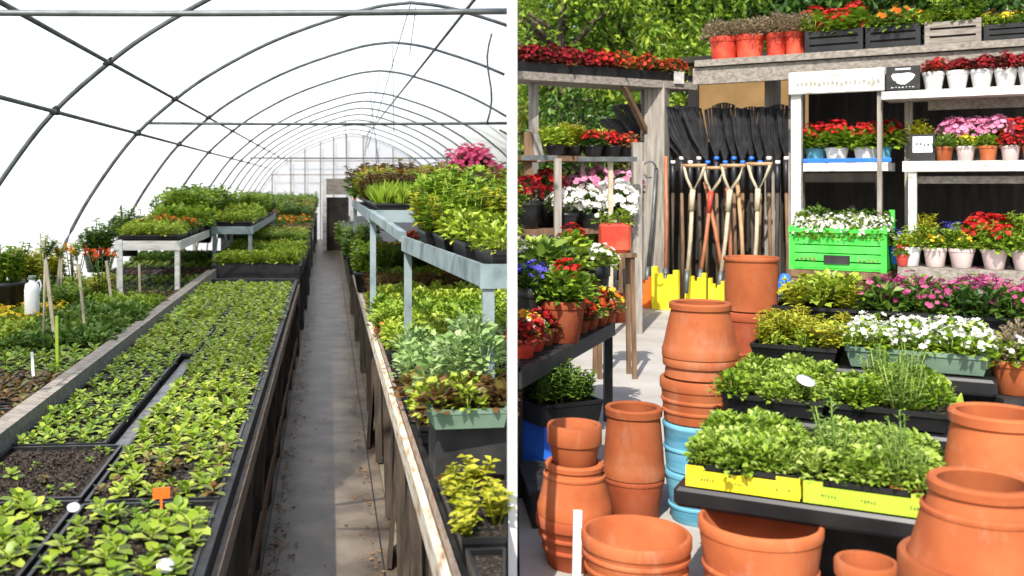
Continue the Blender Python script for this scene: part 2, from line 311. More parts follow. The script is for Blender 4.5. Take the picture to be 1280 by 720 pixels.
# kind -> function(seed) giving foliage mesh and list of blossom meshes
K = {
 'seed':   lambda s: (fol('rosette', 'seed', .03, .032, 11, .030, .026, True, s), []),
 'seedg':  lambda s: (fol('rosette', 'fresh', .03, .03, 9, .029, .022, True, s), []),
 'seedr':  lambda s: (fol('rosette', 'brownred', .03, .03, 9, .030, .024, True, s), []),
 'seeddr': lambda s: (fol('rosette', 'redleaf', .03, .025, 8, .024, .02, True, s), []),
 'tiny':   lambda s: (fol('rosette', 'green', .02, .02, 5, .017, .012, False, s), []),
 'yell':   lambda s: (fol('stems', 'yell', .032, .07, 56, .026, .022, False, s), []),
 'pale':   lambda s: (fol('dome', 'pale', .07, .13, 130, .032, .021, True, s), []),
 'redlet': lambda s: (fol('dome', 'brownred', .05, .07, 60, .036, .03, True, s), []),
 'herb':   lambda s: (fol('dome', 'fresh', .05, .085, 90, .026, .02, False, s), []),
 'herby':  lambda s: (fol('dome', 'seed', .05, .08, 80, .028, .022, False, s), []),
 'herbg':  lambda s: (fol('dome', 'green', .05, .08, 80, .03, .021, False, s), []),
 'herbd':  lambda s: (fol('dome', 'dark', .05, .08, 80, .03, .021, False, s), []),
 'bush':   lambda s: (fol('stems', 'fresh', .06, .16, 154, .034, .024, False, s), []),
 'bushg':  lambda s: (fol('stems', 'green', .06, .16, 154, .034, .024, False, s), []),
 'bushy':  lambda s: (fol('stems', 'yell', .06, .14, 140, .034, .026, False, s), []),
 'bushb':  lambda s: (fol('stems', 'brownred', .06, .13, 140, .034, .026, False, s), []),
 'bushr':  lambda s: (fol('dome', 'dark', .05, .08, 70, .03, .022, False, s), [flw('p_red', .05, .09, 22, .024, s)]),
 'busho':  lambda s: (fol('dome', 'green', .05, .08, 70, .03, .022, False, s), [flw('p_orange', .05, .085, 14, .022, s)]),
 'mint':   lambda s: (fol('dome', 'mint', .045, .07, 210, .0155, .014, False, s), []),
 'mintd':  lambda s: (fol('dome', 'fresh', .045, .07, 190, .017, .014, False, s), []),
 'grass':  lambda s: (fol('spiky', 'fresh', .05, .14, 80, .1, .005, False, s), []),
 'rosem':  lambda s: (fol('stems', 'rosem', .05, .15, 168, .024, .005, False, s), []),
 'marig':  lambda s: (fol('dome', 'green', .045, .08, 60, .028, .018, False, s), [flw('p_yellow', .045, .09, 9, .026, s), flw('p_orange', .045, .09, 6, .024, s + 9)]),
 'yelf':   lambda s: (fol('dome', 'fresh', .045, .08, 70, .028, .018, False, s), [flw('p_yellow', .045, .09, 10, .024, s)]),
 'bego':   lambda s: (fol('dome', 'redleaf', .05, .08, 60, .03, .024, False, s), [flw('p_red', .052, .095, 34, .024, s, .0)]),
 'begod':  lambda s: (fol('dome', 'redleaf', .05, .08, 60, .03, .024, False, s), [flw('p_dkred', .052, .095, 40, .024, s, .0)]),
 'begoo':  lambda s: (fol('dome', 'brownred', .05, .075, 60, .03, .024, False, s), [flw('p_scar', .052, .085, 26, .022, s, .0)]),
 'geran':  lambda s: (fol('dome', 'fresh', .06, .10, 110, .036, .034, False, s), [flw('p_red', .06, .135, 34, .024, s, .45)]),
 'white':  lambda s: (fol('dome', 'fresh', .05, .07, 90, .026, .018, False, s), [flw('p_white', .055, .085, 26, .023, s, .1)]),
 'whitef': lambda s: (fol('dome', 'fresh', .05, .07, 70, .03, .02, False, s), [flw('p_white', .055, .085, 17, .020, s, .2)]),
 'mag':    lambda s: (fol('dome', 'green', .05, .08, 80, .026, .018, False, s), [flw('p_mag', .055, .10, 16, .021, s, .2)]),
 'pinkf':  lambda s: (fol('dome', 'green', .06, .09, 80, .03, .02, False, s), [flw('p_pink', .07, .13, 46, .032, s, .15)]),
 'hot':    lambda s: (fol('stems', 'green', .05, .10, 84, .03, .02, False, s), [flw('p_hot', .06, .14, 46, .03, s, -.3)]),
 'heath':  lambda s: (fol('dome', 'heather', .065, .11, 260, .018, .009, False, s), []),
 'chrysw': lambda s: (fol('dome', 'green', .10, .14, 110, .04, .028, False, s), [flw('p_white', .115, .17, 80, .045, s, .0)]),
 'chrysp': lambda s: (fol('dome', 'green', .10, .14, 110, .04, .028, False, s), [flw('p_pink', .115, .17, 60, .04, s, .2)]),
 'chrysr': lambda s: (fol('dome', 'dark', .10, .14, 110, .04, .028, False, s), [flw('p_dkred', .115, .17, 60, .042, s, -.1), flw('p_red', .115, .17, 40, .042, s + 5, .1)]),
 'pansyb': lambda s: (fol('dome', 'green', .06, .09, 80, .034, .024, False, s), [flw('p_blue', .06, .10, 12, .034, s, .3)]),
 'big':    lambda s: (fol('dome', 'green', .11, .2, 190, .05, .042, True, s), []),
}
def plant(parent, loc, kind, sc=1.0, name='plant', seed=None, sz=None):
    s = rnd.randrange(4) if seed is None else seed
    fm, fl = K[kind](s)
    o = link(name, fm, parent, loc, rnd.uniform(0, 6.28)); k = sc * (rnd.uniform(.66, 1.25) if kind[:4] == 'seed' else rnd.uniform(.82, 1.16)); o.rotation_euler = (rnd.gauss(0, .09), rnd.gauss(0, .09), rnd.uniform(0, 6.28)); o.scale = (k, k, (sz or 1) * k * rnd.uniform(.9, 1.1))
    for b_ in fl: link('blossoms', b_, o)
    return o

# ------------------------------------------------------------------ containers
def clip_poly(poly, side):
    # side 'L': keep x < PL*y - m ; 'R': keep x > PL*y + m
    m = .012; sg = 1 if side == 'L' else -1
    f = lambda p_: sg * (PL * p_[1] - p_[0]) - m
    out_ = []
    for i in range(len(poly)):
        a, b = poly[i], poly[(i + 1) % len(poly)]; fa, fb = f(a), f(b)
        if fa >= 0: out_.append(a)
        if fa * fb < 0:
            t = fa / (fa - fb); out_.append((a[0] + (b[0] - a[0]) * t, a[1] + (b[1] - a[1]) * t))
    return out_
def inside(poly, x, y, m=0.0):
    for i in range(len(poly)):
        a, b = poly[i], poly[(i + 1) % len(poly)]
        ex, ey = b[0] - a[0], b[1] - a[1]; l = math.hypot(ex, ey) or 1
        if (ex * (y - a[1]) - ey * (x - a[0])) / l < m: return False
    return True
def tray_poly(poly, h, th=.006, soil=True, rim=.004):
    # open tray: walls along each edge of a convex counter-clockwise polygon
    n = len(poly); cx = sum(p_[0] for p_ in poly) / n; cy = sum(p_[1] for p_ in poly) / n
    ins = []
    for i in range(n):
        p0, p1, p2 = Vector(poly[i - 1]), Vector(poly[i]), Vector(poly[(i + 1) % n])
        e1 = (p1 - p0).normalized(); e2 = (p2 - p1).normalized(); n1 = Vector((-e1.y, e1.x)); n2 = Vector((-e2.y, e2.x))
        bis = (n1 + n2); k = th / max(.3, bis.length_squared / 2) ; ins.append(p1 + bis * k)
    tap = .93
    low = [(cx + (p_[0] - cx) * tap, cy + (p_[1] - cy) * tap) for p_ in poly]
    mb = MB()
    vs = [(x, y, 0) for x, y in low] + [(x, y, h - .012) for x, y in poly] + [(cx + (x - cx) * 1.015, cy + (y - cy) * 1.015, h - .012) for x, y in poly] + [(cx + (x - cx) * 1.015, cy + (y - cy) * 1.015, h) for x, y in poly] + [(p_.x, p_.y, h) for p_ in ins] + [(p_.x, p_.y, h * .5) for p_ in ins]
    fs = [tuple(range(n - 1, -1, -1))]
    for k in range(5):
        for i in range(n): fs.append((k * n + i, k * n + (i + 1) % n, (k + 1) * n + (i + 1) % n, (k + 1) * n + i))
    fs.append(tuple(range(5 * n, 6 * n))); mb.add(vs, fs)
    return mb, [(p_.x, p_.y) for p_ in ins]
def soil_mb(poly, z, lumps=0):
    mb = MB(); mb.prism(poly, z - .012, z); return mb
def make_tray(name, label, loc, rz, w, d, h, kind, nx, ny, sc=1.0, group=None, cat='seedling tray', mat='black', side=None, dens=1.0, ribs=True, mix=None, plantname='plant', soil='soil', sz=None, jit=.3, edge=.008):
    """tray of plants: origin at tray centre base; clipped at the dividing line when side is given"""
    poly = [(-w / 2, -d / 2), (w / 2, -d / 2), (w / 2, d / 2), (-w / 2, d / 2)]
    cr, sr = math.cos(rz), math.sin(rz)
    tw = lambda p_: (loc[0] + p_[0] * cr - p_[1] * sr, loc[1] + p_[0] * sr + p_[1] * cr)
    tl_ = lambda p_: ((p_[0] - loc[0]) * cr + (p_[1] - loc[1]) * sr, -(p_[0] - loc[0]) * sr + (p_[1] - loc[1]) * cr)
    if side: poly = [tl_(p_) for p_ in clip_poly([tw(p_) for p_ in poly], side)]
    if len(poly) < 3: return None
    t = thing(name, label, cat, loc, rz, group)
    mb, ins = tray_poly(poly, h); mb.build('tray', M[mat], t)
    sm = soil_mb(ins, h - .012)
    so = sm.build('soil', M[soil], t)
    if ribs:
        rb = MB()
        for i in range(1, nx):
            x = -w / 2 + w * i / nx; ys = [j / 40 * d - d / 2 for j in range(41) if inside(ins, x, j / 40 * d - d / 2, .004)]
            if len(ys) > 2: rb.box((x, (ys[0] + ys[-1]) / 2, h - .010 + (.004 if dens < .2 else 0)), (.003, ys[-1] - ys[0], .006))
        for j in range(1, ny):
            y = -d / 2 + d * j / ny; xs = [i / 40 * w - w / 2 for i in range(41) if inside(ins, i / 40 * w - w / 2, y, .004)]
            if len(xs) > 2: rb.box(((xs[0] + xs[-1]) / 2, y, h - .0105 + (.004 if dens < .2 else 0)), (xs[-1] - xs[0], .003, .006))
        if rb.v: rb.build('cell_grid', M[mat], t)
    pts = []
    for i in range(nx):
        for j in range(ny):
            if rnd.random() > dens: continue
            x = -w / 2 + w * (i + .5 + rnd.uniform(-jit, jit) * .6) / nx; y = -d / 2 + d * (j + .5 + rnd.uniform(-jit, jit) * .6) / ny
            if not inside(ins, x, y, edge): continue
            wx, wy = tw((x, y))
            if side == 'R' and wx < PL * wy + .06: continue
            if side == 'L' and wx > PL * wy - .032: continue
            pts.append((x, y))
    for x, y in pts[:100]:
        k = kind if mix is None or rnd.random() > mix[1] else mix[0]
        plant(t, (x, y, h - .014), k, sc, plantname, sz=sz)
    return t
def pot_profile(rt, rb, h, rim=.16, ro=.008, th=.009, bands=()):
    """upright pot: rt outer radius under rim, rb base radius; outer then inner"""
    p_ = [(0.001, 0), (rb - .004, 0), (rb, .004)]
    zr = h * (1 - rim)
    for bz in bands:
        rr = rb + (rt - rb) * bz / (1 - rim); p_ += [(rr, h * bz - .004), (rr + .004, h * bz - .001), (rr + .004, h * bz + .004), (rr, h * bz + .008)]
    p_ += [(rt, zr - .002), (rt + ro * .8, zr), (rt + ro, zr + .004), (rt + ro, h - .004), (rt + ro - .003, h), (rt - th + .002, h), (rt - th, h - .003), (rb - th, .02), (.001, .02)]
    return p_
def make_pot(name, label, loc, rt, rb, h, mat='terra', inv=False, rim=.16, ro=.008, bands=(), group=None, hole=True, n=48, cat='flower pot', openr=None):
    """a pot as its own thing (single mesh); inverted pots show the open ring of their base"""
    pr = pot_profile(rt, rb, h, rim, ro, bands=bands)
    if inv:
        if openr is None: openr = rb - .010
        # shell: wide end down, narrow end up with a rounded lip and an open mouth
        pr = [(rt - .010, .003), (rt + ro, 0), (rt + ro, h * rim), (rt + ro * .3, h * rim + .005)]
        for bz in bands:
            rr = rt + (rb - rt) * bz; pr += [(rr + .001, h * bz - .003), (rr + .005, h * bz), (rr + .005, h * bz + .006), (rr, h * bz + .010)]
        for k in range(1, 5):
            t = k / 5; pr.append((rt + (rb - rt) * (t ** 1.25), h * (rim + (.86 - rim) * t)))
        pr += [(rb, h * .86), (rb + .006, h * .88), (rb + .007, h - .005), (rb + .003, h), (openr + .003, h), (openr, h - .004), (openr + (rt - rb) * .8, .03), (rt - .010, .003)]
    o = MB().lathe(pr, n).build(name, M[mat], None, loc, rnd.uniform(0, 6)); auto_smooth(o, 38); tag(o, label, cat, group); return o
def potted(label, loc, rt, rb, h, mat, kind, sc, cat='potted plant', group=None, name='potted_plant', rim=.18, n=1, sz=None, ro=.005, nseg=28):
    t = thing(name, label, cat, loc, rnd.uniform(0, 6), group)
    o = MB().lathe(pot_profile(rt, rb, h, rim, ro, .004), nseg).build('pot', M[mat], t); auto_smooth(o, 38)
    MB().lathe([(.001, 0), (rt - .004, 0)], nseg, (0, 0, h - .014)).build('soil', M['soil'], t)
    for i in range(n):
        a = 6.28 * i / max(1, n); r = 0 if n == 1 else rt * .5
        plant(t, (r * math.cos(a), r * math.sin(a), h - .016), kind if isinstance(kind, str) else kind[i % len(kind)], sc, 'plant', sz=sz)
    return t

exec_parts = []
# ================================================================== SETTING
MB().prism([(-300, -60), (300, -60), (300, 500), (-300, 500)], -.30, -.012).build('ground', M['earth'])
struct(bpy.data.objects['ground'])
yp = [(PL * 1.2 + .02, 1.2), (30, 1.2), (30, 70), (PL * 70 + .02, 70)]
struct(MB().prism(yp, -.005, YARD).build('yard', M['yard']))
# added white post and low wall for the blank strip between two views
t = thing('added_divider', 'added low white board and slim white post dividing the greenhouse and yard views', 'wall', (PL * 2.2, 2.2, 0))
MB().bar((0, 0, 0), (0, 0, 2.35), .0192, .03).build('post', M['white'], t)
MB().bar((PL * .02, .02, .45), (PL * 24, 24, .45), .014, .9).build('board', M['white'], t)

# path between the benches
pp = [g(-.30, 1.0), g(.27, 1.0), g(.27, 26.8), g(-.30, 26.8)]
struct(MB().prism([(p_.x, p_.y) for p_ in pp], -.04, 0).build('path', M['conc']))
ck = MB()
for X in (-.262, .215):
    ck.prism([(v.x, v.y) for v in (g(X, 1.0), g(X + .006, 1.0), g(X + .006, 26), g(X, 26))], .001, .004)
struct(ck.build('path_edge', M['black2']))
# leaf litter along the path edges
lm = MB(); q = random.Random(5)
for i in range(1100):
    zz = 2.4 + 12 * q.random() ** 2; X = -.235 + abs(q.gauss(0, .035)) if q.random() < .72 else .205 - abs(q.gauss(0, .03))
    if q.random() < .1: X = q.uniform(-.2, .18)
    p_ = g(X, zz, q.uniform(.003, .012)); a = q.uniform(0, 6.28)
    lm.leaf(p_, (math.cos(a), math.sin(a), q.uniform(-.1, .25)), q.uniform(.008, .030), q.uniform(.006, .02), .2)
tag(struct(lm.build('leaf_litter', M['litter']), 'stuff'), 'dry brown leaf litter strewn along the edges of the concrete path', 'leaf litter')

# ------------------------------------------------------------------ greenhouse
gh = thing('greenhouse', 'polytunnel greenhouse of dark steel hoops under white polythene', 'greenhouse', g(.6, 15, 0))
base = Vector(gh.location)
half = [(.62, 1.36), (.40, 1.335), (.18, 1.28), (-.20, 1.155), (-.54, 1.01), (-.90, .81), (-1.15, .63), (-1.44, .37), (-1.68, .06), (-1.88, -.26), (-2.03, -.6), (-2.15, -1.05), (-2.2, -1.5)]
full = half[::-1] + [(2 * .62 - x, h) for x, h in half[1:]]
# refine with Catmull-Rom on each half, keeping the slight ridge peak
def cr_half(pts, n=4):
    out_ = []
    for i in range(len(pts) - 1):
        p0 = pts[max(i - 1, 0)]; p1 = pts[i]; p2 = pts[i + 1]; p3 = pts[min(i + 2, len(pts) - 1)]
        for k in range(n):
            t = k / n
            out_.append(tuple(.5 * ((2 * p1[j]) + (-p0[j] + p2[j]) * t + (2 * p0[j] - 5 * p1[j] + 4 * p2[j] - p3[j]) * t * t + (-p0[j] + 3 * p1[j] - 3 * p2[j] + p3[j]) * t ** 3) for j in (0, 1)))
    return out_ + [pts[-1]]
hs = cr_half(half)
prof = hs[::-1] + [(1.24 - x, h) for x, h in hs[1:]]
HOOPZ = [2.64, 5.23, 7.5, 9.6, 12.0, 14.8, 16.4, 17.9, 19.5, 21.2, 23.0, 24.9, 27.0]
def hoop_pts(z): return [g(x, z, EYE + h) - base for x, h in prof if leftside(x - SK * z, z, .012)]
for z in HOOPZ:
    pts = hoop_pts(z)
    MB().tube(pts, .0135, 8).build('hoop', M['steel'], gh)
# film, draped over the hoops and cut along the dividing line
fm = MB(); NZ = 46; rows = []
for i in range(NZ):
    row = []
    for j, (x, h) in enumerate(prof):
        z0 = 2.8 + 3.5 * min(1, max(0, (x + .9) / 1.1)); z = z0 + (27 - z0) * (i / (NZ - 1)) ** 1.3
        sag = 0
        for a, b in zip(HOOPZ, HOOPZ[1:]):
            if a <= z <= b: sag = math.sin(math.pi * (z - a) / (b - a)) * .02
        cx, ch = .62, 0
        row.append(Vector(g(x * 1 + (cx - x) * (sag * .3 - .007), z, EYE + h + .014 - sag * .5)))
    rows.append(row)
vs = [p_ - base for r_ in rows for p_ in r_]; n = len(prof); fs = []
for i in range(NZ - 1):
    for j in range(n - 1):
        if all(leftside(rows[a][b].x, rows[a][b].y, .0) for a, b in ((i, j), (i, j + 1), (i + 1, j), (i + 1, j + 1))): fs.append((i * n + j, i * n + j + 1, i * n + n + j + 1, i * n + n + j))
        else:
            pol = clip_poly([(rows[a][b].x, rows[a][b].y) for a, b in ((i, j), (i, j + 1), (i + 1, j + 1), (i + 1, j))], 'L')
            if len(pol) >= 3:
                A, Bv, D = rows[i][j], rows[i][j + 1], rows[i + 1][j]
                # heights by barycentric fit of the quad plane
                def hz(p_):
                    e1 = Bv - A; e2 = D - A; den = e1.x * e2.y - e1.y * e2.x
                    if abs(den) < 1e-9: return A.z
                    dx, dy = p_[0] - A.x, p_[1] - A.y; s_ = (dx * e2.y - dy * e2.x) / den; t_ = (e1.x * dy - e1.y * dx) / den
                    return A.z + s_ * e1.z + t_ * e2.z
                o_ = len(vs); vs += [Vector((p_[0], p_[1], hz(p_))) - base for p_ in pol]; fs.append(tuple(range(o_, o_ + len(pol))))
fm.add(vs, fs, True); fm.build('film', M['film'], gh)
# side sheet along the dividing line, from bench height to the hoops
sp = MB(); prev = None
for z in [7.2 + i * .6 for i in range(34)]:
    X = (PL + SK) * z - .02
    hh = [h for x, h in prof if x >= X]
    if not hh: break
    top = EYE + max(hh[0], -.6); cur = (g(X, z, .9) - base, g(X, z, top) - base)
    if prev: sp.add([prev[0], cur[0], cur[1], prev[1]], [(0, 1, 2, 3)])
    prev = cur
sp.build('side_sheet', M['film'], gh)
# end sheet
ep = [g(x, 27.05, EYE + h) - base for x, h in prof]
es = MB(); es.add(ep, [tuple(range(len(ep)))]); es.build('end_sheet', M['endfilm'], gh)
for x in (-1.5, -1.0, -.62, -.2, .15, .5, .95, 1.3, 1.75, 2.2):
    hh = min(h for xx, h in [min(prof, key=lambda p_: abs(p_[0] - x))])
    MB().bar(g(x, 26.9, 0) - base, g(x, 26.9, EYE + hh - .02) - base, .028).build('end_bar', M['railb'], gh)
for h in (.25, .62):
    xs = [x for x, hh in prof if hh > h]
    MB().bar(g(xs[0], 26.85, EYE + h) - base, g(xs[-1], 26.85, EYE + h) - base, .022).build('end_bar', M['railb'], gh)
# purlins run inside the hoops
def prof_at(px, py, z): return ((px - 410) / F * z, (CY - py) / F * z)
for (x, h), z0, z1 in ((prof_at(133, 75, 5.23), 2.64, 27), (prof_at(67, 137, 5.23), 2.64, 27)):
    MB().tube([g(x + .012, z0, EYE + h - .012) - base, g(x + .012, z1, EYE + h - .012) - base], .011, 8).build('purlin', M['steel'], gh)
x, h = prof_at(573, 53, 7.5 * 1.02)
MB().tube([g(.98, z, EYE + 1.235) - base for z in (5.4, 27)], .012, 8).build('purlin', M['steel'], gh)
# clamps where the purlins meet the hoops
for x_, h_ in (prof_at(133, 75, 5.23), prof_at(67, 137, 5.23)):
    for z in HOOPZ[1:8]:
        MB().bevbox(tuple(g(x_ + .006, z, EYE + h_ - .004) - base), (.05, .04, .05), .008).build('clamp', M['black2'], gh)
# tie bars
for z, h, r in ((2.64, .456, .0085), (7.5, .456, .0105), (17.5, .456, .013)):
    xs = [x for x, hh in prof if hh > h - .02]
    x0 = xs[0]; x1 = min(xs[-1], (PL + SK) * z - .014)
    k = 14; MB().tube([g(x0 + (x1 - x0) * i / k, z, EYE + h - .006 * math.sin(math.pi * i / k)) - base for i in range(k + 1)], r, 8).build('tie_bar', M['steel'], gh)
# hanging wires under the ridge, hose down to the second tie bar
def wire(a, b, r=.004, bend=0.0):
    a, b = Vector(a), Vector(b); MB().tube([a.lerp(b, i / 8) + Vector((bend * math.sin(i * math.pi / 4), 0, 0)) - base for i in range(9)], r, 6).build('wire', M['steel'], gh)
wire(g(.615, 7.45, EYE + 1.34), g(.49, 12.4, EYE + .45), .004); wire(g(.66, 7.5, EYE + 1.33), g(.62, 7.6, EYE + .98), .004)
wire(g(.62, 9.6, EYE + 1.34), g(.64, 9.7, EYE + .5), .004); wire(g(.62, 12, EYE + 1.34), g(.58, 16, EYE + .45), .004)
wire(g(1.22, 7.45, EYE + 1.12), g(1.19, 7.48, EYE + .456), .008, -.025)
wire(g(.62, 14.8, EYE + 1.34), g(.75, 14.8, EYE + .3), .006); wire(g(.30, 17.5, EYE + 1.3), g(.32, 17.5, EYE + .46), .006)
# thin chain hanging from the outer purlin at the left
wire(W(29, 125, 5.0), W(27, 88, 5.0), .004)

# end-wall hut with board and door post
t = thing('door_frame', 'pale board doorway with a dark opening at the far end of the path', 'doorway', g(.02, 22.5, 0), TH)
MB().bar((-.10, 0, 0), (-.10, 0, 1.62), .09, .09).build('post', M['offwhite'], t)
MB().bar((.52, 0, 0), (.52, 0, 1.62), .07, .07).build('post', M['offwhite'], t)
MB().box((.21, .02, 1.44), (.55, .05, .36)).build('lintel_board', M['wood'], t)
MB().box((.17, .1, .60), (.55, .05, 1.2)).build('door', M['darkwall'], t)
t = tag(MB().bar((0, 0, 0), (0, 0, 1.62), .055).bar((0, 0, 1.58), (.5, 0, 1.58), .05).build('red_post', M['red'], None, g(.54, 20, 0)), 'red metal post with a side arm beyond the right bench', 'post')

# ------------------------------------------------------------------ benches
def bench(name, label, X0, X1, z0, z1, h, railm, rail_side, legs=True):
    t = thing(name, label, 'bench', g((X0 + X1) / 2, (z0 + z1) / 2, 0)); b0 = Vector(t.location)
    poly = [g(X0, z0), g(X1, z0), g(X1, z1), g(X0, z1)]; poly = clip_poly([(p_.x, p_.y) for p_ in poly], 'L')
    MB().prism([(x - b0.x, y - b0.y) for x, y in poly], h - .06, h - .03).build('bench_top', M['black2'], t)
    return t, b0
def quadprism(mb, Xa, Xb, za, zb, h0, h1, b0):
    mb.prism([((p_.x - b0.x), (p_.y - b0.y)) for p_ in (g(Xa, za), g(Xb, za), g(Xb, zb), g(Xa, zb))], h0, h1)

H = .70
t, b0 = bench('growing_bench', 'long left bench of seedling trays edged with a dark rail beside the path', -.95, -.26, 1.3, 8.25, H, 'black2', 1)
mb = MB(); quadprism(mb, -.272, -.250, 1.3, 8.25, H - .05, H + .012, b0); mb.build('edge_rail', M['black2'], t)
mb = MB(); quadprism(mb, -.248, -.232, 1.3, 8.25, H - .09, H - .03, b0); mb.build('lower_rail', M['railb'], t)
mb = MB(); quadprism(mb, -.262, -.250, 1.3, 8.25, .18, .23, b0); mb.build('brace_rail', M['woodb'], t)
for zz in [1.8, 2.5, 3.15, 3.9, 4.7, 5.5, 6.4, 7.3, 8.1]:
    MB().bar(g(-.285, zz, 0) - b0, g(-.255, zz, H - .06) - b0, .035).build('leg', M['dkwood'], t)
    MB().bar(g(-.90, zz, 0) - b0, g(-.90, zz, H - .06) - b0, .04).build('leg', M['black2'], t)
mb = MB(); quadprism(mb, -.95, -.27, 8.2, 8.25, .4, H + .02, b0); mb.build('end_board', M['black2'], t)
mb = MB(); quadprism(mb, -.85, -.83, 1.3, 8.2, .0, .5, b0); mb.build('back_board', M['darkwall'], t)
# divider board
t = thing('divider_board', 'weathered grey plank dividing the seedling bench from the bed by the film', 'board', g(-.97, 5, 0))
b0 = Vector(t.location); mb = MB(); quadprism(mb, -.985, -.955, 1.4, 8.6, .45, H + .072, b0); mb.build('plank', M['wood'], t)
mb = MB(); quadprism(mb, -1.035, -.986, 1.4, 8.6, H + .048, H + .062, b0); mb.build('ledge', M['wood'], t)
t, b0 = bench('growing_bench', 'middle left bench, dark front, carrying leafy trays past the seedling bench', -1.00, -.24, 8.6, 13.6, .78, 'black2', 1)
mb = MB(); quadprism(mb, -.252, -.23, 8.6, 13.6, .70, .80, b0); mb.build('edge_rail', M['black2'], t)
mb = MB(); quadprism(mb, -1.00, -.24, 8.58, 8.6, .45, .80, b0); mb.build('front_board', M['black2'], t)
for zz in (8.7, 10.3, 12, 13.5):
    for X in (-.27, -.95): MB().bar(g(X, zz, 0) - b0, g(X, zz, .72) - b0, .04).build('leg', M['black2'], t)
t, b0 = bench('growing_bench', 'farthest left bench under tall bushy plants near the doorway', -1.55, -.26, 14.0, 25.5, .80, 'black2', 1)
mb = MB(); quadprism(mb, -1.5, -.24, 13.98, 14.0, .2, .80, b0); mb.build('front_board', M['black2'], t)
for zz in (14.1, 18, 22, 25.3):
    for X in (-.3, -1.4): MB().bar(g(X, zz, 0) - b0, g(X, zz, .74) - b0, .05).build('leg', M['black2'], t)
t, b0 = bench('growing_bench', 'low dark bed bench along the white film, holding herbs and red seedlings', -2.02, -1.04, 2.6, 12.5, H, 'black2', 1)
for zz in (2.8, 5, 7.5, 10, 12.3):
    for X in (-1.12, -1.95): MB().bar(g(X, zz, 0) - b0, g(X, zz, H - .06) - b0, .045).build('leg', M['black2'], t)
t, b0 = bench('growing_bench', 'right bench with a rusty cream edge rail running beside the path', .235, 6, 1.3, 26, H, 'rail', -1)
mb = MB(); quadprism(mb, .226, .246, 1.3, 12, H - .045, H + .02, b0); mb.build('edge_rail', M['rail'], t)
mb = MB(); quadprism(mb, .249, .262, 1.3, 12, H - .03, H + .028, b0); mb.build('inner_rail', M['railb'], t)
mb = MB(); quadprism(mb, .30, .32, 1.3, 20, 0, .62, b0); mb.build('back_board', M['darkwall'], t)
for zz in (1.9, 2.45, 3.05, 3.7, 4.5, 5.4, 6.6, 8, 9.6, 11.5):
    MB().bar(g(.275, zz, 0) - b0, g(.262, zz, H - .045) - b0, .035).build('leg', M['dkwood'], t)
for zz, w_, h_ in ((2.15, .22, .38), (3.35, .3, .5), (4.0, .25, .42), (5.9, .5, .5)): MB().bar(g(.248, zz, .01) - b0, g(.278, zz, h_) - b0, w_, .02, up=(1, 0, 0)).build('loose_board', M['dkwood'], t)

# ------------------------------------------------------------------ seedling trays on the left bench
GRP = 'seedling trays on the left bench'
zs = [1.68 + .53 * i for i in range(12)]
for i, zz in enumerate(zs):
    for cidx, (X, side) in enumerate(((-.437, 'path side'), (-.782, 'plank side'))):
        row = ORD[i]; wid = .325
        kind, dens, sc, nx, ny, mix = 'seed', .95, rnd.uniform(.95, 1.1), 6, 10, ('seedg', .2)
        desc = 'dense yellow-green seedlings'
        if i <= 1: dens, sc, nx, ny, mix, desc = .90, 1.2, 5, 8, ('seedg', .35), 'scattered fresh green rosettes'
        if i == 1 and cidx == 0: dens = .82
        if cidx == 1 and i == 2: dens, sc, nx, ny, mix, desc, kind = .14, .8, 8, 11, ('seedr', .4), 'almost bare dark soil plugs', 'seedg'
        if cidx == 1 and i in (3, 4): kind, dens, sc, nx, ny, desc, wid = 'seedg', .97, .95, 5, 10, 'low mid-green seedlings', .27
        if cidx == 1 and i == 5: dens, kind, sc, desc, wid = .66, 'seedg', .95, 'gappy mid-green seedlings', .27
        if cidx == 0 and i == 2: dens, mix, desc = .80, ('seedr', .3), 'seedlings with bronze patches and gaps'
        if cidx == 0 and i == 4: mix = ('seedr', .12)
        if i >= 8: nx, ny, sc = 5, 7, 1.4
        XX = X if wid > .3 else X - .03
        t = make_tray('seedling_tray', f'tray of {desc}, {row} from front, {side} of seedling bench', g(XX, zz, H - .028), TH, wid, .505, .045, kind, nx, ny, sc, GRP, dens=dens, mix=mix, plantname='seedling', ribs=not (cidx == 1 and i == 2), jit=.55 if i < 3 else .4)
        if t and i < 5:
            lump = MB(); nx2, ny2 = (9, 14)
            for a in range(nx2):
                for b in range(ny2):
                    x, y = -wid / 2 + .02 + (wid - .04) * (a + .5) / nx2 + rnd.uniform(-.004, .004), -.235 + .47 * (b + .5) / ny2 + rnd.uniform(-.004, .004); r_ = rnd.uniform(.010, .016); zz2 = .034 + rnd.uniform(0, .011)
                    lump.add([(x + r_ * math.cos(k * 1.047 + a), y + r_ * math.sin(k * 1.047 + a), .032) for k in range(6)] + [(x + r_ * .5 * math.cos(k * 1.047 + b), y + r_ * .5 * math.sin(k * 1.047 + b), zz2 + .005) for k in range(6)], [(k, (k + 1) % 6, 6 + (k + 1) % 6, 6 + k) for k in range(6)] + [tuple(range(6, 12))])
            struct(lump.build('soil_plugs', M['soil'], t), 'stuff')
mt = MB(); p_ = [g(-.662, 3.05), g(-.612, 3.05), g(-.612, 4.65), g(-.662, 4.65)]
tag(MB().prism([(v.x, v.y) for v in p_], H - .028, H - .010).build('capillary_mat', M['mat']), 'damp grey capillary matting strip between two columns of seedling trays', 'matting')
tag(MB().box((0, 0, .028), (.040, .004, .026), .2).bar((0, 0, -.03), (0, 0, .02), .006, .003).build('plant_label', M['orangeb'], None, g(-.40, 2.40, H + .030), .1), 'small orange plastic tag standing at the back of the second seedling tray by the path', 'plant tag')
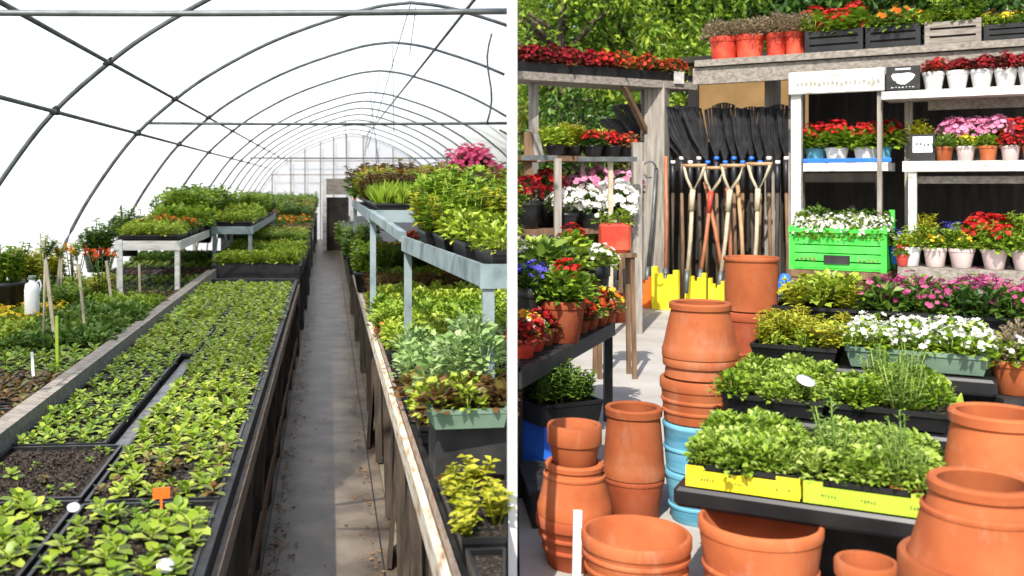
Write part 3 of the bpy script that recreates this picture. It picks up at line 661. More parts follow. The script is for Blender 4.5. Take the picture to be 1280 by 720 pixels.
def disc_label(loc, label, r=.02):
    t = MB().lathe([(.001, 0), (r, .001), (r, .004), (.001, .005)], 20).build('plant_label', M['whitepot'], None, loc); t.rotation_euler = (R(25), R(10), 0); tag(t, label, 'plant tag')
disc_label(g(-.325, 2.0, H + .035), 'round white tag lying among seedlings at the near end of the left bench', .018)
disc_label(g(-.60, 2.36, H + .035), 'round white tag tucked between two near seedling trays on the left bench', .015)

# middle left bench: bigger leafy trays
for i in range(7):
    zz = 8.95 + .68 * i
    for cidx, X in enumerate((-.43, -.79)):
        k = ('herby', 'herb', 'herby', 'bush', 'herb', 'bushy', 'bushb')[i]
        make_tray('plant_tray', f'{"leafy yellow-green" if k in ("herby","bushy") else "bronze" if k == "bushb" else "bright green"} plant tray, {ORD[i]} back, {"path" if cidx == 0 else "film"} side of the middle left bench', g(X, zz, .752), TH, .345, .62, .06, k, 4, 6, 1.15, 'leafy trays on the middle left bench', ribs=False, jit=.5)
# far left bench: tall bushes
for i in range(9):
    zz = 14.4 + 1.25 * i
    for cidx, X in enumerate((-.5, -.95, -1.35)):
        k = rnd.choice(['bushy', 'bush', 'bushg', 'bushb', 'bush', 'busho']) if i else ('busho', 'bushb', 'bushy')[cidx]
        cn = {'bushy': 'yellow-green', 'bush': 'bright green', 'bushg': 'deep green', 'bushb': 'bronze-leaved', 'bushr': 'red-flowered', 'busho': 'orange-flowered'}[k]
        make_tray('plant_tray', f'tall {cn} bushes, {ORD[i]} box back in {("the path-side","the middle","the film-side")[cidx]} row, farthest left bench', g(X, zz, .772), TH, .40, 1.0, .12, k, 3, 6, 2.1 if i else 1.7, 'boxes of tall bushes on the farthest left bench', cat='plant box', ribs=False, jit=.6)

# bed by the film
rows_ = [(3.15, 'seeddr', 1.35, 'red-leaved seedlings'), (3.75, 'seedr', 1.25, 'bronze and green seedlings'), (4.35, 'seedg', 1.3, 'fresh green seedlings'), (4.95, 'herbg', 1.0, 'mid-green herbs'), (5.55, 'herbg', 1.1, 'bushy green herbs'), (6.15, 'herb', 1.0, 'fresh green herbs'),
         (6.8, 'seedr', 1.0, 'small bronze seedlings'), (7.45, 'tiny', 1.3, 'tiny sprouts'), (8.1, 'seedg', 1.0, 'low green seedlings'), (8.8, 'seeddr', 1.0, 'dark seedlings'), (9.5, 'seedg', 1.1, 'green seedlings'), (10.2, 'herbg', 1.0, 'green herbs')]
for i, (zz, k, sc, ds) in enumerate(rows_):
    for cidx, X in enumerate((-1.27, -1.74)):
        kk = k
        if cidx and i in (3, 4, 5, 6): kk = ('herby', 'yelf', 'bush', 'bushy')[i - 3]
        make_tray('seedling_tray', f'tray of {ds if kk == k else "leafy yellow-green plants"}, {ORD[i]} from near end, {"plank" if not cidx else "film"} side of film-side bed', g(X, zz, H - .028), TH, .45, .56, .055, kk, 6, 7 if kk[:4] == 'seed' else 6, sc, 'trays in the bed beside the film', ribs=kk[:4] in ('seed', 'tiny'))
# canes and stakes
def stake(px0, py0, px1, py1, z, label, mat='stakew', w=.016, wlk=.010):
    a, b = W(px0, py0, z), W(px1, py1, z); n_ = 'wooden_stake'
    mb = MB(); d = b - a; mb.bar(Vector((0, 0, 0)), d, w, w * .7); return tag(mb.build(n_, M[mat], None, a), label, 'stake', 'stakes in the film-side bed')
stake(73, 462, 54, 300, 4.7, 'leaning pale stake, tallest of the bare stakes near the white bag')
stake(68, 398, 76, 318, 6.2, 'short upright pale stake behind the leaning stakes')
stake(72, 480, 71, 395, 4.2, 'stubby yellowish stake standing among the green herbs', 'ycut', .012)
stake(110, 452, 98, 330, 5.0, 'greenish yellow stake under the orange flowers', 'yelstake' if 'yelstake' in M else 'stakew', .013)
stake(143, 402, 133, 326, 6.2, 'slightly leaning cream stake right of the red flowers')
stake(152, 405, 151, 300, 6.4, 'straight white stake rising beside the raised shelf', 'offwhite', .02)
stake(175, 372, 174, 330, 7.2, 'thin short stake just in front of the raised shelf')
stake(91, 362, 88, 310, 6.8, 'dark thin stake furthest back behind the orange flowers', 'woodb', .012)
stake(42, 470, 40, 440, 3.5, 'white peg label in the red seedling tray', 'white', .009)
# orange and red flowers on stalks
def stalk_flowers(px, py, z, mats, h, label, n=10, r=.15):
    base_ = W(px, py, z); t = thing('flowering_plant', label, 'flowering plant', base_)
    mb = MB(); tips = []
    for i in range(n):
        a = rnd.uniform(0, 6.28); rr = r * math.sqrt(rnd.random()); tip = Vector((rr * math.cos(a), rr * .5 * math.sin(a), h * rnd.uniform(.8, 1.05)))
        mb.tube([(tip.x * .2, tip.y * .2, 0), (tip.x * .6, tip.y * .6, tip.z * .6), tip], .003, 5); tips.append(tip)
        for k in range(7):
            p_ = Vector((tip.x * .6, tip.y * .6, 0)).lerp(tip, .3 + .1 * k); aa = rnd.uniform(0, 6.28); mb.leaf(p_, (math.cos(aa), math.sin(aa), .4), .045, .022, .4)
    mb.build('foliage', M['green'], t)
    for m_ in mats:
        o = MB()
        for tip in tips:
            if rnd.random() < 1 / len(mats) + .1:
                for k in range(9):
                    d = Vector((rnd.gauss(0, 1), rnd.gauss(0, 1), rnd.gauss(0, 1))).normalized(); o.leaf(tip, d, .034, .02, .2)
        if o.v: o.build('blossoms', M[m_], t)
    return t
stalk_flowers(92, 378, 6.6, ['p_orange', 'p_yellow'], .36, 'loose orange flowers on thin stalks in the film-side bed')
stalk_flowers(128, 378, 6.6, ['p_scar', 'p_orange'], .34, 'scarlet flowers beside the orange ones, left of the white stake', 8, .11)
# young whips on the tall stakes
for px, py, z, lb in ((54, 305, 4.7, 'leafy shoot tied to the top of the tallest leaning stake'), (95, 300, 6.9, 'leafy shoot behind the orange flowers, against the film'), (75, 300, 6.2, 'small leafy shoot on the short upright stake')):
    t = thing('young_plant', lb, 'young plant', W(px, py + 40, z)); plant(t, (0, 0, .08), 'bush', .85); MB().tube([(0, 0, -.35), (.01, 0, .1)], .006, 6).build('stem', M['stakew'], t)
# hanging white bag
t = thing('white_bottle', 'white plastic bottle with a loop handle standing in the film-side bed', 'bottle', W(40, 393, 5.4))
MB().lathe([(.001, 0), (.034, 0), (.038, .01), (.040, .13), (.034, .165), (.016, .175), (.015, .19), (.001, .19)], 20).build('body', M['white'], t)
MB().lathe([(.001, .19), (.019, .19), (.019, .21), (.001, .21)], 16).build('cap', M['greenedge'], t)
MB().tube([(.015, 0, .165), (.04, 0, .185), (.05, 0, .16), (.04, 0, .11)], .005, 6).build('handle', M['white'], t)

# raised shelves with leafy trays
def shelf_unit(name, label, X0, X1, z0, z1, hb, h, mat, group=None, X0b=None):
    X0b = X0 if X0b is None else X0b
    t = thing(name, label, 'shelf' if 'shelf' in name else 'table', g((X0 + X1) / 2, (z0 + z1) / 2, 0)); b0 = Vector(t.location)
    poly = clip_poly([(p_.x, p_.y) for p_ in (g(X0, z0), g(X1, z0), g(X1, z1), g(X0b, z1))], 'L')
    MB().prism([(x - b0.x, y - b0.y) for x, y in poly], h - .018, h).build('shelf_board', M['black2'], t)
    def q4(pts, h0, h1, nm): MB().prism([((g(*p_)).x - b0.x, (g(*p_)).y - b0.y) for p_ in pts], h0, h1).build(nm, M[mat], t)
    q4(((X0 - .012, z0), (X0 + .002, z0), (X0b + .002, z1), (X0b - .012, z1)), h - .045, h + .02, 'side_rail')
    full_ = leftside((g(X1, z0)).x, z0, .02)
    if full_: q4(((X1 - .002, z0), (X1 + .012, z0), (X1 + .012, z1), (X1 - .002, z1)), h - .045, h + .02, 'side_rail')
    x1 = min(X1, (PL + SK) * z0 - .014)
    q4(((X0 - .012, z0 - .016), (x1 + (.012 if full_ else 0), z0 - .016), (x1 + (.012 if full_ else 0), z0 - .002), (X0 - .012, z0 - .002)), h - .05, h + .02, 'front_rail')
    for zz, xa in ((z0 + .01, X0), (z1 - .03, X0b)):
        for X in (xa + .015, X1 - .015):
            p_ = g(X, zz, hb)
            if leftside(p_.x, p_.y, .03): MB().bar(p_ - b0, g(X, zz, h - .02) - b0, .034).build('leg', M[mat], t)
    return t
SH = 1.06
shelf_unit('raised_shelf', 'raised shelf with a pale front edge above the film-side bed', -1.56, -1.10, 7.4, 11.6, H - .03, SH, 'offwhite')
sets = [('herby', 'yellow-green plants'), ('busho', 'orange-flowered plants'), ('herb', 'fresh green plants'), ('bush', 'tall green plants'), ('bushg', 'deep green bushes'), ('bush', 'bright bushes')]
for i in range(6):
    k, ds = sets[i]
    make_tray('plant_tray', f'black tray of {ds}, {ORD[i]} back on the raised shelf by the film', g(-1.33, 7.72 + .66 * i, SH + .002), TH, .42, .60, .06, k, 5, 6, 1.1 if i < 2 else 1.9, 'trays on the raised shelf by the film', ribs=False, jit=.5)
shelf_unit('raised_shelf', 'small grey-legged shelf bridging the middle left bench', -1.06, -.70, 9.2, 13.2, .75, 1.09, 'ltblue')
for i in range(6):
    make_tray('plant_tray', f'black tray of {("short green","short green","leafy green","tall green","tall green","bushy")[i]} plants, {ORD[i]} back on the small bridging shelf', g(-.88, 9.55 + .64 * i, 1.092), TH, .34, .6, .06, ('herby', 'herb', 'herby', 'bush', 'bush', 'bushg')[i], 4, 5, 1.0 if i < 2 else 1.4, 'trays on the small bridging shelf', ribs=False, jit=.5)
# leafy saplings behind, against the film
for i, (px, py, z, sc, k) in enumerate(((160, 300, 8.9, 2.2, 'bushg'), (215, 290, 10.5, 3.1, 'bush'), (255, 288, 11.4, 3.3, 'bush'), (290, 286, 12.5, 2.8, 'bushy'), (122, 318, 8.0, 2.0, 'bushg'), (30, 352, 6.0, 1.6, 'bushy'), (8, 352, 5.7, 1.5, 'bush'), (58, 348, 6.5, 1.5, 'bushy'))):
    t = thing('leafy_bush', ('leafy dark green bush, leftmost on the raised shelf by the white stake', 'tallest bright green bush at the back of the raised shelf', 'bright green bush right of the tallest on the raised shelf', 'yellow-green bush where the raised shelf ends', 'low dark bush behind the scarlet flowers', 'yellow-green bush against the film behind the white bottle', 'green bush against the film at the left edge', 'yellow-green bush right of the white bottle against the film')[i], 'bush', W(px, py, z))
    MB().lathe(pot_profile(.10, .08, .14), 20, (0, 0, -.14)).build('pot', M['black'], t)
    for k_ in range(5):
        a = k_ * 1.257; plant(t, (.07 * sc * .5 * math.cos(a), .07 * sc * .5 * math.sin(a), -.01), k, sc * .8)

# ------------------------------------------------------------------ right bench
HB = .722
def rb_tray(i, zz, dep, k, sc, ds, X0=.275, wid=.9, nx=None, ny=6, h=.055, mat='black', mix=None, hb=HB, dens=1.0, rz=TH, ribs=True, sz=None, where='right bench', jit=.4, cell=.075, grp='trays on the right bench'):
    nx = max(2, int(wid / cell)); ny = max(2, int(dep / cell))
    return make_tray('plant_tray', ds, g(X0 + wid / 2, zz + dep / 2, hb), rz, wid, dep, h, k, nx, ny, sc, grp, side='L', mix=mix, dens=dens, ribs=ribs, sz=sz, mat=mat, jit=jit)
rb_tray(0, 1.62, .40, 'seedg', 1.1, 'nearest black tray of bright green seedlings on the right bench', cell=.06)
rb_tray(1, 2.08, .44, 'yell', 1.0, 'black tray of yellow upright seedlings with reddish leaves, near end of right bench', mix=('seedr', .25), cell=.066)
rb_tray(2, 3.02, .6, 'redlet', 1.0, 'black tray of bronze and green lettuce behind the green-edged tray', cell=.085, mix=('herby', .35))
rb_tray(3, 3.72, .6, 'pale', .8, 'black tray of pale leafy plants under the raised table', cell=.10)
rb_tray(4, 4.4, .6, 'herby', 1.0, 'black tray of yellow-green plants in shade below the raised table')
rb_tray(5, 5.1, .6, 'herb', 1.1, 'black tray of fresh green plants by the raised table front leg')
rb_tray(6, 5.8, .6, 'herby', 1.1, 'black tray of light green plants behind the front leg of the raised table')
rb_tray(7, 6.5, .6, 'bushb', .8, 'black tray of bronze-leaved plants under the second table')
rb_tray(8, 7.2, .6, 'herb', 1.0, 'black tray of green plants with a few orange flowers under the second table', mix=('busho', .3))
rb_tray(9, 8.0, .8, 'bushg', 1.2, 'black tray of tall deep green plants on the right bench')
rb_tray(10, 9.2, .8, 'busho', 1.6, 'black tray of orange-flowered plants on the right bench')
# tilted green-edged tray of red lettuce
make_tray('lettuce_tray', 'tray of bronze lettuce with a grey-green front edge, set across the right bench', tuple(g(.255 + .19, 2.63))[:2] + (HB + .165,), TH + .05, .38, .24, .05, 'redlet', 6, 4, .8, None, 'lettuce tray', 'greenedge', 'L', mix=('herby', .3), ribs=False, jit=.4)
tag(MB().prism([(p_[0], p_[1]) for p_ in clip_poly([tuple(g(.275, 2.56))[:2], tuple(g(.62, 2.56))[:2], tuple(g(.62, 2.73))[:2], tuple(g(.275, 2.73))[:2]], 'L')], HB, HB + .164).build('crate', M['black2']), 'dark low box holding up the green-edged lettuce tray', 'crate')
t = thing('leafy_plant', 'pale grey-green leafy plants standing before the raised table corner leg', 'leafy plant', g(.385, 2.80, HB + .17))
MB().lathe(pot_profile(.05, .04, .168), 24, (0, 0, -.17)).build('pot', M['black'], t)
for dx_, dy_, dz_, sc_ in ((0, 0, .03, 1.1), (.05, -.02, .08, .9), (-.07, .02, .0, .85), (.03, .03, .12, .85), (-.03, -.01, .09, .8)): plant(t, (dx_, dy_, dz_), 'pale', sc_)
# strip of yellow-leaved plants at rail
t = thing('young_plant', 'yellow-leaved plant at the rail in front of the raised table', 'young plant', g(.33, 3.72, HB)); 
for k_ in range(3): plant(t, (0, .05 * k_ - .05, 0), 'yell', 1.2)
for i, (zz, k, ds) in enumerate(((5.0, 'begoo', 'orange-red flower leaning out over the rusty rail'), (5.8, 'busho', 'orange flowers at the rail behind the front table leg'), (6.6, 'begoo', 'scarlet flowers at the rail below the sloping table bar'))):
    t = thing('flowering_plant', ds, 'flowering plant', g(.285, zz, HB), 0)
    plant(t, (0, 0, 0), k, .9); plant(t, (.03, .08, 0), k, .8)
# raised table with blue-grey frame
TT = EYE - .250
shelf_unit('raised_table', 'raised table with blue-grey angle frame and legs standing on the right bench', .448, 2.6, 2.88, 4.43, HB - .02, TT, 'ltblue', X0b=.337)
tag(MB().bar((0, 0, 0), g(.245, 5.74, EYE - .17) - g(.335, 4.46, EYE - .235), .03, .045).build('sloping_bar', M['ltblue'], None, g(.335, 4.46, EYE - .235)), 'blue-grey sloping bar running back from the raised table corner', 'bar')
shelf_unit('raised_table', 'second blue-grey table further back, with short grass-like plants on top', .245, 2.6, 5.75, 9.6, HB - .02, EYE - .17, 'ltblue')
TL = [(2.91, .36, 'herby', .9, 'nearest tray of yellow-green plants on the raised table', 'seedr'), (3.29, .37, 'herby', 1.15, 'second tray of yellow-green plants on the raised table', 'seedr'), (3.67, .38, 'bush', 1.2, 'third tray, tall bright green plants, on the raised table', 'bushy'), (4.07, .38, 'bush', 1.45, 'last tray, tallest green plants, at the back of the raised table', 'bushy')]
for i, (zz, dp, k, sc, ds, mx) in enumerate(TL): rb_tray(i, zz, dp, k, sc, ds, X0=.475 - .068 * (zz + dp / 2 - 2.8) + .02, wid=.6, hb=TT + .002, mix=(mx, .3), cell=.066, grp='trays on the raised table', ribs=False)
TB = EYE - .168
for i, (zz, k, sc, ds) in enumerate(((5.79, 'grass', .9, 'tray of short pale grass on the second table'), (6.4, 'grass', .9, 'second tray of pale grass on the second table'), (7.0, 'bushb', 1.5, 'tray of bronze plants behind the grass'), (7.6, 'bushy', 1.6, 'tray of yellow plants on the second table'), (8.2, 'busho', 2.2, 'tray of orange-flowered plants on the second table'), (8.85, 'bushb', 2.0, 'last tray of bronze plants on the second table'))):
    rb_tray(i, zz, .54, k, sc, ds, X0=.28, wid=1.4, hb=TB + .002, cell=.1, grp='trays on the second table', ribs=False)
# bushes beyond: by the rail and at the back
BX = [(450, 300, 8.6, 'bushg', 2.7, 'deep green bush spilling over the rail before the doorway'), (462, 300, 7.2, 'bush', 2.3, 'bright green bush at the rail just behind the sloping bar'), (440, 290, 10.4, 'bush', 2.6, 'light green bush at the rail nearest the doorway'),
      (480, 247, 10.6, 'bushy', 2.3, 'yellow-green shrub left of the red-leaved ones in the back row'), (513, 252, 10.8, 'bushr', 2.2, 'red-flowered shrub in the back row'), (540, 250, 10.4, 'bushb', 2.3, 'bronze shrub in the back row'), (565, 250, 10.9, 'busho', 2.4, 'orange-flowered shrub in the back row'),
      (600, 240, 9.9, 'bushb', 2.4, 'bronze shrub under the pink flowers'), (622, 245, 9.6, 'bushr', 2.2, 'red-flowered shrub at the right end of the back row'), (500, 240, 12.5, 'bushb', 2.2, 'brownish shrub far behind the yellow-green one'), (550, 240, 13, 'bushy', 2.2, 'yellowish shrub far behind the bronze one')]
for px, py, z, k, sc, ds in BX:
    p_ = W(px, py, z); p_.z = p_.z - .1 if p_.z > TB - .02 else HB + .12; t = thing('potted_shrub', ds, 'shrub', p_)
    MB().lathe(pot_profile(.11, .09, .15), 20, (0, 0, -.12)).build('pot', M['black'], t)
    for k_ in range(5):
        a = k_ * 1.257; plant(t, (.075 * sc * .45 * math.cos(a), .075 * sc * .45 * math.sin(a), 0), k, sc * .62)
    if p_.z - .12 > TB + .02: MB().box((0, 0, (HB + p_.z - .12) / 2 - p_.z), (.14, .14, p_.z - .12 - HB)).build('stand', M['black2'], t)
# pink flower basket
p_ = W(592, 232, 8.6); t = thing('flowering_plant', 'hot pink flowers standing tall above the right bench', 'flowering plant', p_)
MB().lathe(pot_profile(.12, .09, .14), 20, (0, 0, -.14)).build('pot', M['black'], t)
for k_ in range(26): plant(t, (rnd.uniform(-.20, .17), rnd.uniform(-.1, .1), rnd.uniform(-.05, .17)), 'hot', 1.3)
MB().box((0, 0, (HB + p_.z - .14) / 2 - p_.z), (.16, .16, p_.z - .14 - HB)).build('stand', M['black2'], t)

# ================================================================== THE YARD
PHI = R(-28)
rx, ry = Vector((math.cos(PHI), math.sin(PHI), 0)), Vector((-math.sin(PHI), math.cos(PHI), 0))
# ------------------------------------------------------------------ terracotta pots
def yp_(px, z, h): return Vector(((px - CX) / F * z, z, YARD + h))
GP = 'terracotta pots standing about the yard'
# front left stack
a = yp_(718, 2.63, 0)
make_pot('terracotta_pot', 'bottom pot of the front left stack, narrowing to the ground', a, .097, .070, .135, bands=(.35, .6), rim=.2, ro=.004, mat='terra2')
make_pot('terracotta_pot', 'upside-down flared pot in the middle of the front left stack', a + Vector((0, 0, .136)), .094, .070, .135, inv=True, rim=.16, ro=.003, bands=(.72,))
make_pot('terracotta_pot', 'small rimmed pot on top of the front left stack', a + Vector((0, 0, .262)), .0655, .056, .108, rim=.46, ro=.006)
# barrel pair behind
a = yp_(792, 3.01, 0)
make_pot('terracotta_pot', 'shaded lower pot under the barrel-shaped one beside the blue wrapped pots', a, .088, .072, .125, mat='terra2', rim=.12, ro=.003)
make_pot('terracotta_pot', 'upside-down barrel pot with an open top beside the blue wrapped pots', a + Vector((0, 0, .126)), .090, .078, .205, inv=True, rim=.12, ro=.003)
# blue wrapped stack
a = yp_(875, 2.985, 0)
make_pot('blue_pot', 'bottom pot wrapped in light blue, under the tall terracotta stack', a, .102, .082, .150, mat='bluep', rim=.1, ro=.003, bands=(.3,))
make_pot('blue_pot', 'upper pot wrapped in blue, just beneath the terracotta pots', a + Vector((0, 0, .151)), .107, .098, .142, mat='bluep', rim=.1, ro=.002, bands=(.45,))
make_pot('terracotta_pot', 'banded pot standing on the blue wrapped pots', a + Vector((0, 0, .294)), .113, .104, .130, bands=(.25, .5), rim=.24, ro=.004)
make_pot('terracotta_pot', 'squat pot with a heavy rim second from the top of the blue-based stack', a + Vector((0, 0, .425)), .100, .103, .062, rim=.42, ro=.009)
make_pot('terracotta_pot', 'upside-down barrel pot with an open mouth on top of the blue-based stack', a + Vector((0, 0, .488)), .107, .084, .160, inv=True, rim=.14, ro=.004)
# tall straight stack behind
a = yp_(939, 3.62, 0)
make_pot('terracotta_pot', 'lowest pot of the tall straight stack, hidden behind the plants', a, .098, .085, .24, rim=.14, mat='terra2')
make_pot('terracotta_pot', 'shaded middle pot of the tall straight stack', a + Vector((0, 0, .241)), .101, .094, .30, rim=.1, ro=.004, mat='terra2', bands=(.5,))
make_pot('terracotta_pot', 'tall straight-sided pot with an open top, highest of all the stacks', a + Vector((0, 0, .542)), .093, .091, .195, rim=.07, ro=.005)
# bowl, the pot under the bench and the small one
make_pot('terracotta_pot', 'wide open bowl pot with ridged sides in the foreground', yp_(795, 2.3, 0), .121, .098, .20, bands=(.42, .6, .76), rim=.14, ro=.004, mat='terra')
make_pot('terracotta_pot', 'big round-rimmed pot tucked half under the front edge of the tray bench', yp_(950, 2.235, 0), .131, .105, .250, rim=.10, ro=.003, bands=(.58,))
make_pot('terracotta_pot', 'small narrow pot in the foreground under the right tray', yp_(1083, 1.98, 0), .056, .045, .255, rim=.12, ro=.004)
# right stacks
a = yp_(1228, 1.75, 0)
make_pot('terracotta_pot', 'wide upright pot at the bottom of the right foreground stack', a, .128, .100, .345, rim=.16, ro=.007)
make_pot('terracotta_pot', 'upside-down bell pot with an open top in the right foreground', a + Vector((0, 0, .318)), .119, .081, .165, inv=True, rim=.08, ro=.002, bands=(.66,))
a = yp_(1247, 2.18, 0)
make_pot('terracotta_pot', 'upright pot at the bottom of the back right stack', a, .118, .092, .30, rim=.14)
make_pot('terracotta_pot', 'upside-down flared pot with a thick collar at the right edge, behind the bell pot', a + Vector((0, 0, .30)), .112, .090, .205, inv=True, rim=.10, ro=.003)
tag(MB().bar((0, 0, 0), (.004, 0, .21), .020, .010).build('white_stake', M['white'], None, yp_(720, 2.42, 0)), 'white plastic stake stuck upright in front of the left stack of pots', 'stake')

# ------------------------------------------------------------------ stepped bench of trays
t0 = Vector((.615, 2.33, 0))
def T(u, s, h): 
    v = t0 + rx * u + ry * s; v.z = EYE - h; return v
STEP = [(0.0, .44, .700, .535), (.45, .44, .622, .56), (.90, .44, .548, .66), (1.35, .46, .478, .86)]
t = thing('stepped_bench', 'low black stepped bench loaded with trays of plants', 'bench', (t0.x, t0.y, YARD), PHI)
for s0, dp, b, wd in STEP:
    zt = EYE - b - YARD
    MB().bevbox((wd / 2, s0 + dp / 2, zt - .028), (wd + .03, dp + .012, .046), .008).build('deck', M['black'], t)
    for ux in (.05, wd - .05): MB().bar((ux, s0 + dp * .8, 0), (ux, s0 + dp * .8, zt - .05), .035).build('leg', M['black2'], t)
MB().box((.28, 1.0, .10), (.45, 1.3, .20)).build('base_box', M['black2'], t)
def marks(parent, x0, x1, y, z, hgt, n, mat, face='y'):
    mb = MB()
    for i in range(n):
        x = x0 + (x1 - x0) * (i + .5) / n; w_ = (x1 - x0) / n * rnd.uniform(.35, .75); h_ = hgt * rnd.uniform(.5, 1)
        mb.box((x, y, z + rnd.uniform(-.1, .1) * hgt), (w_, .0012, h_ * .35)); 
        if rnd.random() < .7: mb.box((x - w_ * .3, y - .0002, z), (w_ * .25, .0012, h_))
    return mb.build('lettering', M[mat], parent)
def table_tray(u0, u1, row, k, ds, sc=1.0, nx=4, ny=6, mix=None, front=None, h=.05, mat='black', sz=None, ribs=False, jit=.6):
    s0, dp, b, wd = STEP[row]; cu = (u0 + u1) / 2; v = T(cu, s0 + dp / 2, b); v.z += 0.0005
    t = make_tray('plant_tray', ds, v, PHI, u1 - u0 - .012, dp - .02, h, k, nx, ny, sc, 'trays on the stepped bench', mat=mat, mix=mix, ribs=ribs, sz=sz, jit=jit, cat='plant tray', dens=.88 if row < 2 else .95, edge=.012 if row < 2 else .008)
    if front:
        w_ = u1 - u0 - .004; y = -(dp - .02) / 2 - .012
        mb = MB(); mb.box((0, y, .019), (w_, .004, .038))
        mb.box((-w_ / 2 + .02, y + .001, .024), (.04, .003, .048)); mb.box((w_ / 2 - .025, y + .001, .024), (.05, .003, .048))
        mb.build('card_front', M[front], t)
        MB().box((-w_ / 2 + .0015, 0, .021), (.003, dp - .03, .042)).build('card_side', M[front], t)
        MB().box((w_ / 2 - .0015, 0, .021), (.003, dp - .03, .042)).build('card_side', M[front], t)
        for xx in (-.30, .0, .36): marks(t, xx * w_ - .016, xx * w_ + .016, y - .0032, .020, .012, 5, 'olive')
    return t
table_tray(.012, .265, 0, 'mint', 'front left tray of fresh green herbs in a bright yellow card box', 1.0, 6, 9, ('mintd', .3), 'yellow')
fr = table_tray(.268, .535, 0, 'mint', 'front right tray of green herbs and needle-leaved shoots in a lime card box', .95, 6, 9, ('rosem', .16), 'ycut')
potted('small terracotta pot of sprigs at the front of the lime card box', T(.47, .05, .69), .028, .022, .04, 'terra', 'rosem', .75, n=3)
table_tray(.0, .27, 1, 'mint', 'second-row left tray of dense light green seedlings', .9, 5, 8, ('mintd', .4))
table_tray(.28, .56, 1, 'mintd', 'second-row right tray of loose green shoots by a round white tag', .85, 5, 8, ('rosem', .14))
disc_label(T(.22, .46, .52), 'round white tag standing between the second-row trays on the stepped bench', .024)
table_tray(.0, .26, 2, 'bushy', 'third-row left tray of yellow-green plants on the stepped bench', .62, 5, 7, ('herby', .4))
table_tray(.275, .66, 2, 'whitef', 'third-row right tray of white flowers with a grey-green front', .85, 6, 6, ('white', .3), mat='greenedge', h=.06)
table_tray(.0, .28, 3, 'yell', 'back-row left tray of bright yellow-leaved plants', 1.25, 4, 6, ('herby', .3))
table_tray(.29, .56, 3, 'mag', 'back-row middle tray of magenta flowers', 1.0, 5, 6, ('herbg', .25))
table_tray(.57, .86, 3, 'mag', 'back-row right tray of magenta flowers beside dark leaves', 1.05, 5, 6, ('herbd', .2))
MB2 = MB()
for dx_, dy_, rz_ in ((.58, .28, .9), (.60, .70, .7)):
    o = MB().box((0, 0, 0), (.055, .003, .06), rz_).build('plant_label', M['ycut'], None, T(dx_ - .02, dy_, .60)); o.rotation_euler = (R(15), R(-20), 0)
    tag(o, 'lime green care card sticking out at the right side of the ' + ('front' if dy_ < .5 else 'second') + ' row of trays', 'plant tag')
# pots beyond the stepped bench
for px, py, z, rt, k, sc, ds in ((1012, 408, 4.6, .085, 'bushb', 1.3, 'brownish leggy plant left of the brown stand leg'), (1052, 402, 4.7, .08, 'bushy', 1.2, 'yellowish leggy plant below the green crate'), (990, 412, 4.4, .07, 'whitef', 1.1, 'pale flowering plant beside the tall terracotta stack'),
                          (1128, 425, 4.15, .08, 'grass', 1.15, 'tuft of grassy green leaves behind the magenta flowers'), (1165, 395, 4.5, .09, 'bush', 1.0, 'light green shrub behind the magenta flowers'), (1200, 390, 4.55, .09, 'herby', 1.5, 'rounded light green plant in front of the shelf'), (1088, 415, 4.2, .06, 'mag', .8, 'small magenta plant left of the grassy tuft'),
                          (1240, 400, 4.4, .08, 'chrysp2' if 'chrysp2' in K else 'herbd', 1.4, 'dark-leaved plant in front of the right shelf'), (1268, 395, 3.9, .08, 'heath', 1.1, 'grey-green heathery plant at the right edge above the white one')):
    p_ = W(px, py, z); hh = .13; p_.z = max(p_.z - hh, YARD + .02)
    potted(ds, p_, rt, rt * .75, hh, 'black', k, sc, n=4)
    MB2 = MB(); st = p_.z - YARD
    if st > .03: tag(MB().box((0, 0, st / 2), (rt * 2.2, rt * 2.2, st - .002)).box((0, 0, st * .5), (rt * 2.3, rt * 2.3, .02)).build('crate', M['black2'], None, (p_.x, p_.y, YARD)), 'dark upturned crate under the ' + ds.split(' plant')[0].split(' left')[0], 'crate')
p_ = W(1268, 492, 2.9)
potted('terracotta pot of white-flecked foliage at the right edge behind the pots', p_, .062, .047, .10, 'terra', ['whitef', 'heath'], 1.0, n=5)
tag(MB().box((0, 0, (p_.z - YARD) / 2), (.15, .15, p_.z - YARD - .002)).build('crate', M['black2'], None, (p_.x, p_.y, YARD)), 'dark crate under the white-flecked potted plant', 'crate')

# ------------------------------------------------------------------ shelves at the back
SD = Vector((.839, -.545, 0)); SN = Vector((.545, .839, 0)); SO = Vector((2.2, 8.0, 0)); SRZ = math.atan2(SD.y, SD.x)
def spos(px, n=0.0):
    o = SO + SN * n; k = (px - CX) / F; t_ = (k * o.y - o.x) / (SD.x - k * SD.y); return o + SD * t_
def sh(px, py, n=0.0):
    v = spos(px, n); return Vector((v.x, v.y, EYE + (CY - py) / F * v.y))
def sbar(mb, px0, py0, px1, py1, n0, n1, thick, b0):
    """plank whose front top edge runs from one pixel to another, n0..n1 deep"""
    a, b = sh(px0, py0, n0) - b0, sh(px1, py1, n0) - b0; z = (a.z + b.z) / 2
    a.z = b.z = z; dd = SN * (n1 - n0)
    vs = [a, b, b + dd, a + dd]; lo_ = [v - Vector((0, 0, thick)) for v in vs]
    mb.add(lo_ + vs, [(3, 2, 1, 0), (4, 5, 6, 7), (0, 1, 5, 4), (1, 2, 6, 5), (2, 3, 7, 6), (3, 0, 4, 7)]); return z
def height_of(px0, py0, px1, py1, n0): return (sh(px0, py0, n0).z + sh(px1, py1, n0).z) / 2
BASE = spos(1000, .2); BASE.z = YARD
t = thing('timber_stall', 'weathered timber stall with a heavy top plank and back boards darkened for shade', 'stall', BASE)
b0 = Vector(BASE)
